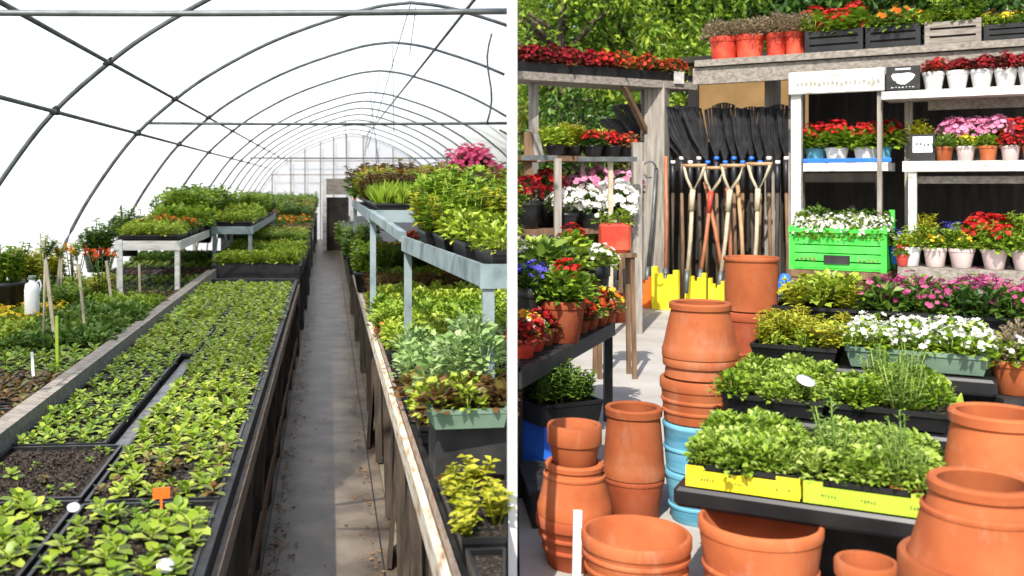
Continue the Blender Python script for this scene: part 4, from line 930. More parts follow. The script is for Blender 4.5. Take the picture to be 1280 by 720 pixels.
mb = MB(); TOPZ = sbar(mb, 868, 70, 1300, 53, -.05, .42, .05, b0); mb.build('top_plank', M['wood'], t); TOPZ += b0.z
mb = MB(); sbar(mb, 866, 81, 1300, 63, -.02, .04, .13, b0); mb.build('front_beam', M['wood'], t)
for px, n in ((821, .1), (966, .46), (996, .3)):
    w_ = .17 if px == 821 else .10
    top = sh(px, 90, n); top.z = TOPZ - (.42 if px == 821 else .052)
    bt = spos(px, n); bt.z = YARD
    if px == 821: top = sh(px, 104, n)
    MB().bar(bt - b0, top - b0, w_, .12, up=tuple(SN)).build('post', M['woodx'], t)
a, b = spos(800, .62), spos(1330, .62)  # back boards: the shade behind the shelves is put into their near-black colour
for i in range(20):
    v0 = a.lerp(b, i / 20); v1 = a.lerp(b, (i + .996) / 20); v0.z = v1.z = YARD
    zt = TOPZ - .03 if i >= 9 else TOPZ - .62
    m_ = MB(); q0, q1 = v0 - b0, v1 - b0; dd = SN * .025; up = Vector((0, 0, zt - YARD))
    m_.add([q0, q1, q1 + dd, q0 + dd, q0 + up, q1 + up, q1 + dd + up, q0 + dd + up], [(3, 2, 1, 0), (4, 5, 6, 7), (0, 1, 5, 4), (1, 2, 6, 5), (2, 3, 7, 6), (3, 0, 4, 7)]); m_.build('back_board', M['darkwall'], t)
# ochre house wall glimpsed between beam and tools
hv = spos(985, 2.2); hb = MB(); hb.box((0, 0, 1.2), (1.9, .12, 2.0)); t2 = thing('hut', 'ochre boarded hut with a dark window behind the tools', 'hut', (hv.x, hv.y, YARD), SRZ)
hb.build('wall', M['brownwall'], t2); MB().box((-.33, -.07, 1.40), (.36, .03, .34)).build('window', M['darkwall'], t2); MB().box((-.9, -.075, 1.1), (.10, .06, 2.0)).build('corner_post', M['darkwall'], t2)
mb = MB(); mb.box((0, .1, 2.24), (2.0, .7, .06)); mb.build('roof', M['darkwall'], t2)

# things on the top plank
def crate_mb(w, d, h, th=.012, slots=3):
    mb = MB(); mb.box((0, 0, .006), (w, d, .012))
    for sx, sy, L_, ang in ((0, -1, w, 0), (0, 1, w, 0), (-1, 0, d, 90), (1, 0, d, 90)):
        for k in range(slots):
            z = h * (k + .5) / slots
            if ang == 0: mb.box((0, sy * (d / 2 - th / 2), z), (L_, th, h / slots * .72))
            else: mb.box((sx * (w / 2 - th / 2), 0, z), (th, L_ - 2 * th - .004, h / slots * .72))
    for sx in (-1, 1):
        for sy in (-1, 1): mb.box((sx * (w / 2 - .014), sy * (d / 2 - .014), h / 2), (.032, .032, h))
    return mb
def top_crate(pxa, pxb, n, h, mat, kinds, sc, label, nx=4, ny=3, cat='plant crate', open_=True):
    a, b = spos(pxa, n), spos(pxb, n); w_ = (b - a).length; c = (a + b) / 2 + SN * .16; c.z = TOPZ + .001
    t = thing('plant_crate', label, cat, c, SRZ); crate_mb(w_, .30, h).build('crate', M[mat], t)
    MB().box((0, 0, h * .42), (w_ - .04, .26, h * .8)).build('soil', M['soil'], t)
    for i in range(nx):
        for j in range(ny): plant(t, (-w_ / 2 + w_ * (i + .5) / nx, -.13 + .26 * (j + .5) / ny, h * .78), kinds[(i + 2 * j + rnd.randrange(2)) % len(kinds)], sc)
    return t
def red_tub(pxa, pxb, n, label):
    a, b = spos(pxa, n), spos(pxb, n); w_ = (b - a).length; c = (a + b) / 2 + SN * .14; c.z = TOPZ + .001; h = .19
    t = thing('plant_tub', label, 'plant tub', c, SRZ)
    for k in (-1, 1):
        o = MB().lathe(pot_profile(w_ * .27, w_ * .235, h, .22, .006, .006), 28, (k * w_ * .25, 0, 0)).build('pot', M['redpot'], t); auto_smooth(o)
    for i in range(5):
        for j in (-1, 1): plant(t, (-w_ * .44 + w_ * .88 * i / 4, j * .05, h * .85), 'heath', 1.5)
red_tub(883, 948, .0, 'left pair of red pots with grey-pink heather on the top plank')
red_tub(953, 1001, .0, 'right pair of red pots with grey-green heather on the top plank')
top_crate(1006, 1078, 0, .17, 'black', ['herby', 'herb', 'begoo', 'geran'], 1.6, 'black crate of green plants with a few red flowers on the top plank')
top_crate(1082, 1150, 0, .17, 'black', ['herb', 'begoo', 'busho', 'herby'], 1.6, 'black crate of orange-flecked green plants on the top plank')
top_crate(1156, 1226, 0, .17, 'wood', ['herby', 'bush', 'herb'], 1.3, 'grey wooden crate of bright green plants on the top plank')
top_crate(1230, 1300, 0, .12, 'black', ['herbg', 'yelf', 'bushb'], 1.2, 'dark crate of mixed plants at the right end of the top plank')

# left small rack: white name board and shelf with geraniums
t = thing('flower_rack', 'narrow painted rack with a white name board over a blue-white shelf', 'rack', spos(1050, -.05) + Vector((0, 0, YARD))); b0 = Vector(t.location)
for px in (996, 1100):
    bt = spos(px, -.08); bt.z = YARD; tp = sh(px, 112, -.08)
    MB().bar(bt - b0, tp - b0, .07 if px == 996 else .03, .06, up=tuple(SN)).build('post', M['offwhite'] if px == 996 else M['woodx'], t)
mb = MB(); sbar(mb, 1004, 204, 1110, 203, -.10, .25, .06, b0); mb.build('shelf', M['offwhite'], t)
mb = MB(); sbar(mb, 1004, 352, 1110, 350, -.10, .25, .05, b0); mb.build('shelf', M['woodb'], t)
a, b = sh(986, 103, -.13), sh(1106, 101, -.13); z = (a.z + b.z) / 2; c = (a + b) / 2; w_ = (Vector((a.x, a.y, 0)) - Vector((b.x, b.y, 0))).length
t2 = thing('name_board', 'long white board with worn grey lettering under the top plank', 'sign', (c.x, c.y, z), SRZ)
MB().bevbox((0, 0, 0), (w_, .03, .165), .006).build('board', M['offwhite'], t2)
marks(t2, -w_ * .42, w_ * .46, -.0175, -.012, .075, 19, 'greyink')
SZ = height_of(1004, 204, 1110, 203, -.10)
def shelf_pot(px, n, z, rt, h, mat, kind, sc, label, nn=3, rb=None, name='potted_plant', grp=None, sz=None):
    v = spos(px, n); return potted(label, (v.x, v.y, z + .001), rt, rb or rt * .74, h, mat, kind, sc, n=nn, group=grp, name=name, sz=sz)
for i, (px, m_, ds) in enumerate(((1020, 'bluep', 'red geranium in a blue wrapped pot on the blue-white shelf'), (1046, 'whitepot', 'red geranium in the left white pot on the blue-white shelf'), (1082, 'whitepot', 'red geranium in the right white pot on the blue-white shelf'), (1101, 'bluep', 'red geranium in a blue pot at the end of the blue-white shelf'))):
    shelf_pot(px, .03 if m_ == 'whitepot' else .1, SZ, .078 if m_ == 'whitepot' else .07, .115, m_, 'geran', 1.35, ds, 4, rb=.062)
v = sh(1062, 203, .0); tag(MB().bevbox((0, 0, .018), (.60, .016, .03), .004).build('blue_strip', M['bluec'], None, (spos(1058, -.085).x, spos(1058, -.085).y, SZ), SRZ), 'low blue plastic strip along the front of the geranium shelf', 'strip')
# green crate on its stand
n = -.42; a, b = spos(987, n), spos(1108, n); w_ = (b - a).length; c = (a + b) / 2 + SN * .2; z = sh(1048, 338, n).z
t = thing('stand', 'dark brown wooden stand under the green crate', 'stand', (c.x, c.y, YARD), SRZ); zz = z - YARD
MB().box((0, 0, zz - .03), (w_ + .02, .42, .05)).build('top', M['woodb'], t)
for sx in (-1, 1): MB().box((sx * (w_ / 2 - .06), 0, (zz - .055) / 2), (.10, .40, zz - .055)).build('side', M['woodb'], t)
t = thing('green_crate', 'bright green plastic crate full of white flowers', 'crate', (c.x, c.y, z), SRZ)
h = .29; d = .40; mb = MB(); mb.box((0, 0, .008), (w_, d, .016))
for k, hh in enumerate((.045, .05, .05, .05, .06)): mb.box((0, -d / 2 + .008, .03 + k * .058), (w_ - .02, .016 - (k % 2) * .004, hh)); mb.box((0, d / 2 - .008, .03 + k * .058), (w_ - .02, .016, hh + .012))
for sx in (-1, 1): mb.box((sx * (w_ / 2 - .008), 0, h / 2), (.016, d - .034, h)); mb.box((sx * (w_ / 2 - .016), -d / 2 + .012, h / 2 + .002), (.036, .03, h + .03)); mb.box((sx * (w_ / 2 - .016), d / 2 - .012, h / 2 + .06), (.036, .03, h + .14))
mb.box((0, -d / 2 + .004, h - .012), (w_ + .012, .03, .03)); mb.build('body', M['greenc'], t)
MB().box((0, -d / 2 - .0055, .075), (.17, .012, .06)).build('handle_slot', M['black2'], t)
for k in (-1, 1): marks(t, k * .22 - .085, k * .22 + .085, -d / 2 - .0018, .075, .05, 6, 'darkgreen' if 'darkgreen' in M else 'olive')
MB().box((0, .0, h * .45), (w_ - .05, d - .06, h * .7)).build('soil', M['soil'], t)
for i in range(8):
    for j in range(4): plant(t, (-w_ / 2 + .05 + (w_ - .1) * i / 7, -.16 + .1 * j, h * .78 + .035 * j), 'white' if j in (0, 1, 2) else 'herbg', 1.12)
for i in range(8): plant(t, (-w_ / 2 + .05 + (w_ - .1) * i / 7, -.18, h * .72), 'herby', .8)
# white card sign on black board
def card(px0, py0, px1, py1, n, label, blob):
    a, b = sh(px0, py1, n), sh(px1, py1, n); w_ = (Vector((a.x, a.y)) - Vector((b.x, b.y))).length; hh = sh(px0, py0, n).z - a.z; c = (a + b) / 2
    t = thing('card_sign', label, 'sign', (c.x, c.y, min(a.z, b.z)), SRZ); MB().box((0, 0, hh / 2), (w_, .012, hh)).build('board', M['black2'], t)
    mb = MB(); q = random.Random(3); vs = [(0, -.0075, hh * .5)]; nn = 18
    for k in range(nn):
        an = 6.283 * k / nn; r_ = 1 + .18 * math.sin(3 * an) + q.uniform(-.08, .08); vs.append((w_ * .33 * r_ * math.cos(an), -.0075, hh * (.5 + .24 * r_ * math.sin(an))))
    if blob: mb.add(vs, [(0, k + 1, (k + 1) % nn + 1) for k in range(nn)]); mb.box((0, -.0072, hh * .88), (w_ * .45, .002, hh * .07))
    else: mb.box((0, -.0072, hh * .62), (w_ * .8, .003, hh * .6))
    mb.build('white_mark', M['white'], t)
    if not blob: marks(t, -w_ * .3, w_ * .3, -.0095, hh * .62, hh * .28, 4, 'ink')
    else: marks(t, -w_ * .36, w_ * .36, -.0075, hh * .1, hh * .08, 7, 'white')
# right staging
t = thing('flower_staging', 'three-tier painted staging of potted flowers at the right', 'staging', spos(1230, -.2) + Vector((0, 0, YARD))); b0 = Vector(t.location)
Z1 = height_of(1102, 113, 1330, 106, -.18)
mb = MB(); sbar(mb, 1102, 113, 1330, 106, -.18, .2, .055, b0); mb.build('shelf', M['offwhite'], t)
Z2 = height_of(1130, 203, 1330, 198, -.34)
mb = MB(); sbar(mb, 1128, 203, 1330, 198, -.34, .1, .07, b0); mb.build('shelf', M['offwhite'], t)
Z3 = height_of(1125, 338, 1330, 336, -.48)
mb = MB(); sbar(mb, 1122, 338, 1330, 336, -.48, .0, .10, b0); mb.build('shelf', M['wood'], t)
for px, n, z1, z0, w_ in ((1141, -.30, Z2 - .07, Z3, .05), (1320, -.30, Z2 - .07, Z3, .05), (1136, .12, Z1 - .05, YARD, .05), (1326, .12, Z1 - .05, YARD, .05), (1132, -.40, Z3 - .10, YARD, .06), (1240, -.40, Z3 - .1, YARD, .06)):
    p_ = spos(px, n); MB().bar(Vector((p_.x, p_.y, z0)) - b0, Vector((p_.x, p_.y, z1)) - b0, w_, w_, up=tuple(SN)).build('leg', M['offwhite'] if z0 > YARD else M['woodx'], t)
mb = MB(); sbar(mb, 1140, 222, 1330, 218, -.26, -.23, .05, b0); mb.build('apron', M['wood'], t)
mb = MB(); sbar(mb, 1160, 122, 1330, 115, .05, .08, .09, b0); mb.build('apron', M['wood'], t)
card(1108, 82, 1150, 111, -.15, 'black card with a white blob and faint lettering on the top tier', True)
for i, px in enumerate((1167, 1197, 1227, 1257, 1287)):
    shelf_pot(px, -.1, Z1, .068, .125, 'whitepot', 'begod' if i != 0 else 'bego', 1.0, f'white pot of dark red begonias, {("leftmost on","second from left on","third from left on","fourth from left on","rightmost on")[i]} the top tier', 4, rb=.05)
card(1138, 168, 1169, 201, -.30, 'black stand card with a white note on the middle tier', False)
for i, px in enumerate((1180, 1207, 1235, 1263, 1290)):
    shelf_pot(px, -.26, Z2, .055, .098, 'terra' if i % 2 == 0 else 'pinkpot', ('herbg', 'yelf', 'herb', 'bego', 'bego')[i], .95, f'small clay pot of {("green leaves", "yellow-dotted leaves", "fresh leaves", "red flowers", "red blooms")[i]}, {ORD[i]} from the left on the middle tier', 3, rb=.044)
for i, px in enumerate((1150, 1192, 1216, 1245)):
    shelf_pot(px, -.02, Z2, .06, .13, 'black', ('bushy', 'pinkf', 'pinkf', 'pinkf')[i], 1.25, ('tall pot of variegated yellow leaves behind the white note', 'leftmost pink flowering plant behind the clay pots', 'middle pink flowering plant behind the clay pots', 'rightmost pink flowering plant behind the clay pots')[i], 3)
shelf_pot(1275, -.02, Z2, .06, .14, 'black', 'chrysr', .8, 'tall red flowering plant at the right end of the middle tier', 2)
for i, px in enumerate((1137, 1169, 1202, 1243, 1281)):
    shelf_pot(px, -.40, Z3, .075 if i > 1 else .068, .13, 'pinkpot' if i else 'whitepot', ['herb', ('herby', 'yelf', 'yelf', 'geran', 'herby')[i], 'bush'], 1.05, f'pale pot of {("leafy", "leafy bright", "yellow-flowered", "bushy green", "tall leafy")[i]} plants, {ORD[i]} from the left on the wooden tier', 5, rb=.055)
for i, (px, k) in enumerate(((1160, 'bushy'), (1188, 'pansyb'), (1220, 'geran'), (1247, 'geran'), (1275, 'bush'))):
    shelf_pot(px, -.12, Z3, .07, .14, 'black', k, 1.4, ('yellow-green plant', 'violet pansies', 'red geraniums', 'taller red geraniums', 'tall green plant')[i] + ' in the back row of the wooden tier', 3)
# odds and ends by the stand
v = spos(1122, -.5); v.z = YARD; tag(MB().lathe([(.001, 0), (.11, 0), (.13, .26), (.122, .26), (.10, .02), (.001, .02)], 24).build('blue_bucket', M['bluec'], None, v), 'blue plastic bucket in the gap between green crate and staging', 'bucket')
v = spos(1118, -.2); v.z = Z3 + .02
shelf_pot(1122, -.28, Z3, .05, .12, 'bluec', 'pansyb', 1.0, 'violet flowers in a blue pot right of the green crate', 2); shelf_pot(1128, -.46, Z3, .04, .08, 'red', 'geran', .6, 'small red flowers right of the green crate', 2)
v = sh(981, 400, -.6); v.z = YARD; tag(MB().lathe([(.001, 0), (.05, 0), (.05, .30), (.03, .36), (.02, .37), (.001, .37)], 20).build('blue_bottle', M['bluec'], None, v), 'blue bottle standing between the tools and the green crate stand', 'bottle')

# ------------------------------------------------------------------ tools
ZT = 7.5
def tp(px, py, z=ZT): return W(px, py, z)
# upturned black fan rakes
NR = 17
for i in range(NR):
    px = 806 + i * 10.9; n_ = .28 - .02 * (i % 3)
    b = spos(px + 3, n_); zz = b.y; lean = -.9 + 1.1 * i / (NR - 1)
    topy = 200 + (3 if i % 2 else -2)
    base_ = Vector((b.x, b.y, YARD)); neck = W(px + 2, topy, zz) - base_; sleeve = W(px + 2.5, 240, zz) - base_
    pos = 'leftmost, splayed out beside the post' if i == 0 else 'rightmost, next to the white-painted rack' if i == NR - 1 else f'{ORD[i]} from the left'
    t = thing('fan_rake', f'upturned black fan rake leaning on the stall, {pos}', 'rake', base_, 0, 'upturned black rakes leaning on the stall')
    MB().tube([(0, 0, .01), sleeve * .5 + Vector((.01 * (-1) ** i, 0, 0)), sleeve], .0145, 8).build('handle', M['dkwood'] if i % 3 == 0 else M['woodb'], t)
    MB().tube([sleeve, neck], .022, 8).build('sleeve', M['tines'], t)
    MB().tube([neck + Vector((0, -.012, -.014)), neck + Vector((0, -.012, .014))], .021, 8).build('ferrule', M['whitepot'] if i < 7 or i > 13 else M['bluec'], t)
    mb = MB(); hgt = (topy - (133 + (12 if i == 0 else 0) + rnd.uniform(-5, 5))) / F * zz
    for k in range(17):
        f_ = (k - 8) / 8; tip = neck + Vector((f_ * .085 + (lean * .35 if lean < -.4 else lean * .05), rnd.uniform(-.02, .02) - .02, hgt * (1 - .05 * f_ * f_)))
        mid = neck.lerp(tip, .45) + Vector((f_ * .022, 0, 0)); mb.bar(neck, mid, .010, .010, up=(0, 1, 0)); mb.bar(mid, tip, .0095, .006, up=(0, 1, 0)); mb.bar(tip, tip + Vector((0, -.03, -.006)), .008, .004)
    mb.build('tines', M['tines'], t)
# spades and forks in yellow card sleeves
def tool(pxb, pyb, pxt, pyt, n, hm, sleeve, label, yh=True, sw=.2, shh=.28):
    b = spos(pxb, n); base_ = Vector((b.x, b.y, YARD)); top = sh(pxt, pyt, n + .14) - base_
    t = thing('garden_tool', label, 'garden spade', base_, 0)
    low = Vector((0, 0, .03)); d = (top - low).normalized(); neck = low + d * (top.length * .80 if yh else top.length)
    MB().tube([low + d * .22, low.lerp(neck, .6) + Vector((.008, 0, 0)), neck], .0155, 10).build('shaft', M[hm], t)
    if yh:
        r_ = SD; e1 = top - r_ * .085; e2 = top + r_ * .085
        mb = MB(); mb.tube([neck, neck.lerp(e1, .5) - r_ * .012, e1], .012, 8); mb.tube([neck, neck.lerp(e2, .5) + r_ * .012, e2], .012, 8); mb.build('y_handle', M['stakew'], t)
        MB().tube([e1 - r_ * .012, e2 + r_ * .012], .014, 8).build('grip', M['handle'], t)
        MB().tube([neck - d * .16, neck + d * .01], .021, 10).build('collar', M['red'] if hm == 'handle2' else M['stakew'], t)
    if sleeve:
        mb = MB(); w2 = sw / 2; hh = shh
        prof_ = [(-w2, 0), (w2, 0), (w2, hh * .93), (w2 * .62, hh * .93), (w2 * .62, hh * .82), (w2 * .2, hh * .82), (w2 * .16, hh * .72), (-w2 * .16, hh * .72), (-w2 * .2, hh * .84), (-w2 * .6, hh * .84), (-w2 * .6, hh), (-w2, hh)]
        vs = []
        for yy in (-.022, .022): vs += [SD * x + SN * yy + Vector((0, 0, .002 + z_)) for x, z_ in prof_]
        m_ = len(prof_); mb.add(vs, [tuple(range(m_)), tuple(range(2 * m_ - 1, m_ - 1, -1))] + [(i, m_ + i, m_ + (i + 1) % m_, (i + 1) % m_) for i in range(m_)])
        mb.build('card_sleeve', M[sleeve], t)
    MB().tube([low + d * .12, low + d * .30], .020, 8).build('socket', M['steel'], t)
tool(832, 399, 832, 200, -.16, 'handle2', 'yellow', 'spade with a plain red-brown shaft in a yellow card sleeve, leftmost of the spades', False, .215, .34)
tool(806, 400, 820, 215, -.12, 'steel', 'orangeb', 'steel-shafted tool in a narrow orange sleeve at the left of the spades', False, .12, .27)
tool(856, 398, 868, 207, -.26, 'stakew', None, 'pale Y-handled fork in front of the second yellow sleeve', True)
tool(870, 397, 893, 210, -.08, 'handle2', 'yellow', 'Y-handled spade with a red collar and the middle yellow sleeve', True, .165, .32)
tool(896, 396, 916, 207, -.18, 'stakew', 'yellow', 'pale Y-handled spade with a narrow yellow sleeve before the middle rakes', True, .12, .27)
tool(912, 396, 882, 232, -.06, 'handle2', None, 'red-brown shaft crossing behind the Y-handled spades', False)
tool(940, 396, 949, 205, -.16, 'stakew', None, 'rightmost pale Y-handled fork behind the tall terracotta pot', True)
tool(916, 396, 908, 240, -.05, 'handle2', None, 'thin shaft with red end between the Y-handled spades', False)
tool(932, 396, 922, 232, -.05, 'handle', None, 'plain brown shaft leaning left behind the rightmost fork', False)
t = thing('secateurs', 'steel hand hook hanging by the post left of the spades', 'hook', tp(812, 212, 7.2)); 
MB().tube([(math.cos(a_ / 8 * 5) * .05, 0, math.sin(a_ / 8 * 5) * .06) for a_ in range(9)], .007, 6).build('hook', M['steel'], t)
MB().bar((-.05, 0, .06), (-.06, 0, -.9), .02).build('rod', M['woodx'], t)
v = spos(790, -.05); v.z = YARD; tag(MB().lathe([(.001, 0), (.07, 0), (.078, .30), (.07, .30), (.06, .02), (.001, .02)], 20).build('black_bin', M['black2'], None, v), 'tall dark bin standing left of the orange tool sleeve', 'bin')
# dark boards behind the left of the tools
for i, (px, hgt) in enumerate(((786, .95), (796, 1.0), (806, .9), (779, .8))):
    v = spos(px, .22 + .02 * i); v.z = YARD
    tag(MB().bar((0, 0, 0), (.02, .05, hgt), .075, .02, up=tuple(SN)).build('wooden_board', M['woodb'], None, v), f'dark rough board, {("second from left", "third from left", "nearest the spades", "leftmost and shortest")[i]}, leaning beside the grey post', 'board')

# ------------------------------------------------------------------ high shelf with begonias on the left
p0, p1 = W(641, 84, 7.45), W(872, 107, 8.35); z_ = (p0.z + p1.z) / 2; p0.z = p1.z = z_
hd = (p1 - p0).normalized(); hn = Vector((-hd.y, hd.x, 0)); hr = math.atan2(hd.y, hd.x)
p0 = p0 + hd * .30
t = thing('high_shelf', 'long grey plank on posts carrying red begonias in front of the trees', 'shelf', (p0.x, p0.y, YARD)); b0 = Vector(t.location)
pe = p0 - hd * .35; pol = clip_poly([tuple(pe)[:2], tuple(p1)[:2], tuple(p1 + hn * .34)[:2], tuple(pe + hn * .34)[:2]], 'R')
MB().prism([(x - b0.x, y - b0.y) for x, y in pol], z_ - .06 - b0.z, z_ - b0.z).build('plank', M['wood'], t)
for s_, w_ in ((.02, .07), (1.35, .05)):
    q_ = p0.lerp(p1, s_ if s_ < 1 else .74) + hn * .2; MB().bar(Vector((q_.x, q_.y, YARD)) - b0, Vector((q_.x, q_.y, z_ - .062)) - b0, w_).build('post', M['woodx'], t)
q_ = p0.lerp(p1, .5) + hn * .02; r2 = p0.lerp(p1, .74) + hn * .15; MB().bar(Vector((q_.x, q_.y, z_ - .065)) - b0, Vector((r2.x, r2.y, z_ - .45)) - b0, .04).build('brace', M['woodb'], t)
Lh = (p1 - p0).length
for i in range(7):
    c = p0 + hd * (-.10 + (Lh - .13) * i / 6.0) + hn * .16; k = ('begod', 'begod', 'begod', 'bego', 'begoo', 'begoo', 'begoo')[i]
    make_tray('plant_tray', f'black tray of {("deep red", "dark red", "dark crimson", "bright red", "orange-red", "orange", "scarlet")[i]} begonias, {ORD[i]} from the left on the high plank', (c.x, c.y, z_ + .001), hr, .285, .28, .075, k, 4, 3, 1.35, 'trays of begonias on the high plank', ribs=False, jit=.4, side='R')
q_ = W(838, 98, 8.0)
tag(MB().box((0, 0, 0), (.10, .012, .10), hr).build('white_card', M['offwhite'], None, (p0 + hd * (Lh * .86) - hn * .012).to_tuple()[:2] + (z_ + .03,)), 'small blank pale card at the right end of the high plank', 'card')

# ------------------------------------------------------------------ flower rack at the left of the tools
def wz(px, z): return (px - CX) / F * z
def rack_shelf(t, b0, px0, px1, py, z0, z1, dep, mat, th=.035):
    a = W(px0, py, z0); b = W(px1, py, z1); zz = (a.z + b.z) / 2; a.z = b.z = zz; d = (b - a).normalized(); n_ = Vector((-d.y, d.x, 0)) * dep; up = Vector((0, 0, th)); a -= b0; b -= b0
    q_ = clip_poly([(v.x + b0.x, v.y + b0.y) for v in (a, b, b + n_, a + n_)], 'R')
    MB().prism([(x - b0.x, y - b0.y) for x, y in q_], a.z - th, a.z).build('shelf', M[mat], t); return zz
t = thing('flower_stand', 'grey timber flower stand with two shelves left of the tools', 'stand', (wz(720, 6.6), 6.6, YARD)); b0 = Vector(t.location)
ZA = rack_shelf(t, b0, 648, 796, 195, 6.5, 6.9, .40, 'woodb'); ZB = rack_shelf(t, b0, 648, 792, 286, 6.3, 6.7, .45, 'woodb')
for px, z, top, w_, mt_ in ((697, 6.42, 198, .045, 'woodx'), (763, 6.55, 196, .03, 'stakew'), (796, 6.7, 178, .06, 'woodx'), (728, 6.85, 197, .03, 'woodx'), (660, 6.6, 165, .05, 'woodb')):
    q_ = W(px, top, z); MB().bar(Vector((q_.x, q_.y, YARD)) - b0, q_ - b0, w_).build('post', M[mt_], t)
for px0, px1, py, z in ((722, 796, 199, 6.5), (652, 696, 197, 6.45)):
    MB().bar(W(px0, py, z) - b0, W(px1, py, z) - b0, .03).build('rail', M['steel'], t)
MB().bar(W(668, 168, 6.62) - b0, W(676, 203, 6.58) - b0, .06, .03).build('bracket', M['woodx'], t)
def on_shelf(px, z, zz, rt, h, mat, kind, sc, label, n=3, sz=None): return potted(label, (wz(px, z), z, zz + .001), rt, rt * .75, h, mat, kind, sc, n=n, sz=sz)
for i, (px, z, k, sc, ds) in enumerate(((694, 6.68, 'herby', 1.5, 'yellow-green trailing plant at the left of the upper stand shelf'), (716, 6.78, 'bushy', 1.1, 'taller yellow-green plant on the upper stand shelf'), (708, 7.0, 'heath', 1.4, 'dusky pink heather behind the yellow-green plants'), (741, 6.74, 'bushr', 1.1, 'red-flowered plant in the middle of the upper stand shelf'), (764, 6.8, 'bego', 1.1, 'red begonia right of the middle on the upper stand shelf'), (783, 6.86, 'begoo', 1.1, 'orange-red begonia at the right end of the upper stand shelf'), (752, 7.0, 'herby', 1.5, 'light green plant behind the red begonias on the upper stand shelf'))):
    on_shelf(px, z, ZA, .07, .07, 'black', k, sc, ds, 4)
for i, (px, z, k, ds) in enumerate(((660, 6.5, 'chrysr', 'deep red chrysanthemum at the left end of the lower stand shelf'), (682, 6.75, 'chrysr', 'second red chrysanthemum, behind the left post of the stand'), (708, 6.55, 'chrysw', 'white chrysanthemum right of the left post'), (738, 6.6, 'chrysw', 'large white chrysanthemum in the middle of the lower shelf'), (770, 6.7, 'chrysw', 'white chrysanthemum at the right end of the lower shelf'), (728, 6.85, 'chrysp', 'pink chrysanthemum behind the middle white one'), (752, 6.9, 'chrysp', 'pink chrysanthemum towards the right of the lower shelf'), (776, 6.95, 'chrysp', 'pink chrysanthemum behind the rightmost white one'))):
    on_shelf(px, z, ZB, .08, .10 if k == 'chrysw' else .18, 'black', k, 1.15, ds, 1)

# ------------------------------------------------------------------ left corner table
poly = [(.33, 3.15), (.83, 4.24), (.472, 4.45), (PL * 4.45 + .02, 4.45), (PL * 3.15 + .018, 3.15)]
poly = [(.315, 3.12), (.83, 4.24), (PL * 4.46 + .02, 4.46), (PL * 3.12 + .012, 3.12)]
ZL = EYE - .593
t = thing('display_table', 'black slatted metal table against the added white divider loaded with flowers', 'table', (.5, 4.0, YARD)); b0 = Vector(t.location)
MB().prism([(x - .5, y - 4.0) for x, y in poly], ZL - YARD - .02, ZL - YARD).build('table_top', M['black2'], t)
ap = MB()
for i in range(len(poly)):
    a, b = Vector((*poly[i], ZL - YARD - .018)), Vector((*poly[(i + 1) % len(poly)], ZL - YARD - .018)); a -= Vector((.5, 4, 0)); b -= Vector((.5, 4, 0)); ap.bar(a, b, .03, .055)
ap.build('frame', M['black2'], t)
for x, y in ((.81, 4.22), (PL * 4.4 + .06, 4.40), (.322, 3.20)):
    MB().bar((x - .5, y - 4, 0), (x - .5, y - 4, ZL - YARD - .05), .034).build('leg', M['black'], t)
sl = MB(); a0, a1 = Vector((.315, 3.12, 0)), Vector((.83, 4.24, 0))
for i in range(22):
    q_ = a0.lerp(a1, (i + .5) / 22); x1 = PL * q_.y + .02; 
    if q_.x - x1 > .02: sl.box(((q_.x + x1) / 2 - .5, q_.y - 4, ZL - YARD + .004), (q_.x - x1, .022, .008))
sl.build('slats', M['black'], t)
def lt(px, py, z, rt, h, mat, kind, sc, ds, n=3, base=None, sz=None):
    v = W(px, py, z); zz = (ZL + .009) if base is None else base; return potted(ds, (v.x, v.y, zz), rt, rt * .74, h, mat, kind, sc, n=n, sz=sz)
lt(704, 410, 3.70, .078, .155, 'terra2', ['herbg', 'herb', 'herbg', 'herb', 'geran', 'herbg'], 1.3, 'large terracotta pot of leafy geraniums at the edge of the black table', 6)
t = thing('potted_plant', 'big mass of green leaves in a dark pot behind the geraniums', 'potted plant', (wz(684, 3.95), 3.95, ZL + .009)); MB().lathe(pot_profile(.07, .055, .13), 24).build('pot', M['black'], t); plant(t, (0, 0, .12), 'big', 1.0); plant(t, (.08, .03, .22), 'herby', 1.5); plant(t, (-.05, 0, .2), 'herbg', 1.6)
lt(662, 400, 3.72, .05, .20, 'black', 'pansyb', 1.05, 'blue pansies in a tall dark pot near the left edge of the table', 3)
lt(655, 400, 4.1, .06, .26, 'black', ['whitef', 'herby'], 1.2, 'tall pale-flowered plant behind the blue pansies', 4)
lt(712, 400, 4.2, .06, .30, 'black', ['geran', 'herb', 'herb'], .95, 'red-topped tall plant behind the geranium pot', 3)
lt(745, 400, 4.22, .055, .24, 'black', 'whitef', 1.1, 'white-flowered tall plant at the back corner of the table', 3)
for i, (px, z, k, mt_, ds) in enumerate(((655, 3.36, 'bego', 'redpot', 'small red pot with dark red leaves, nearest on the table'), (668, 3.50, 'whitef', 'redpot', 'small red pot dotted with white flowers near the table edge'), (680, 3.62, 'bego', 'terra2', 'small clay pot of red begonia left of the big terracotta pot'), (658, 3.55, 'marig', 'redpot', 'small red pot of yellow flowers at the left of the table'))):
    lt(px, 420, z, .040, .065, mt_, k, .75, ds, 3)
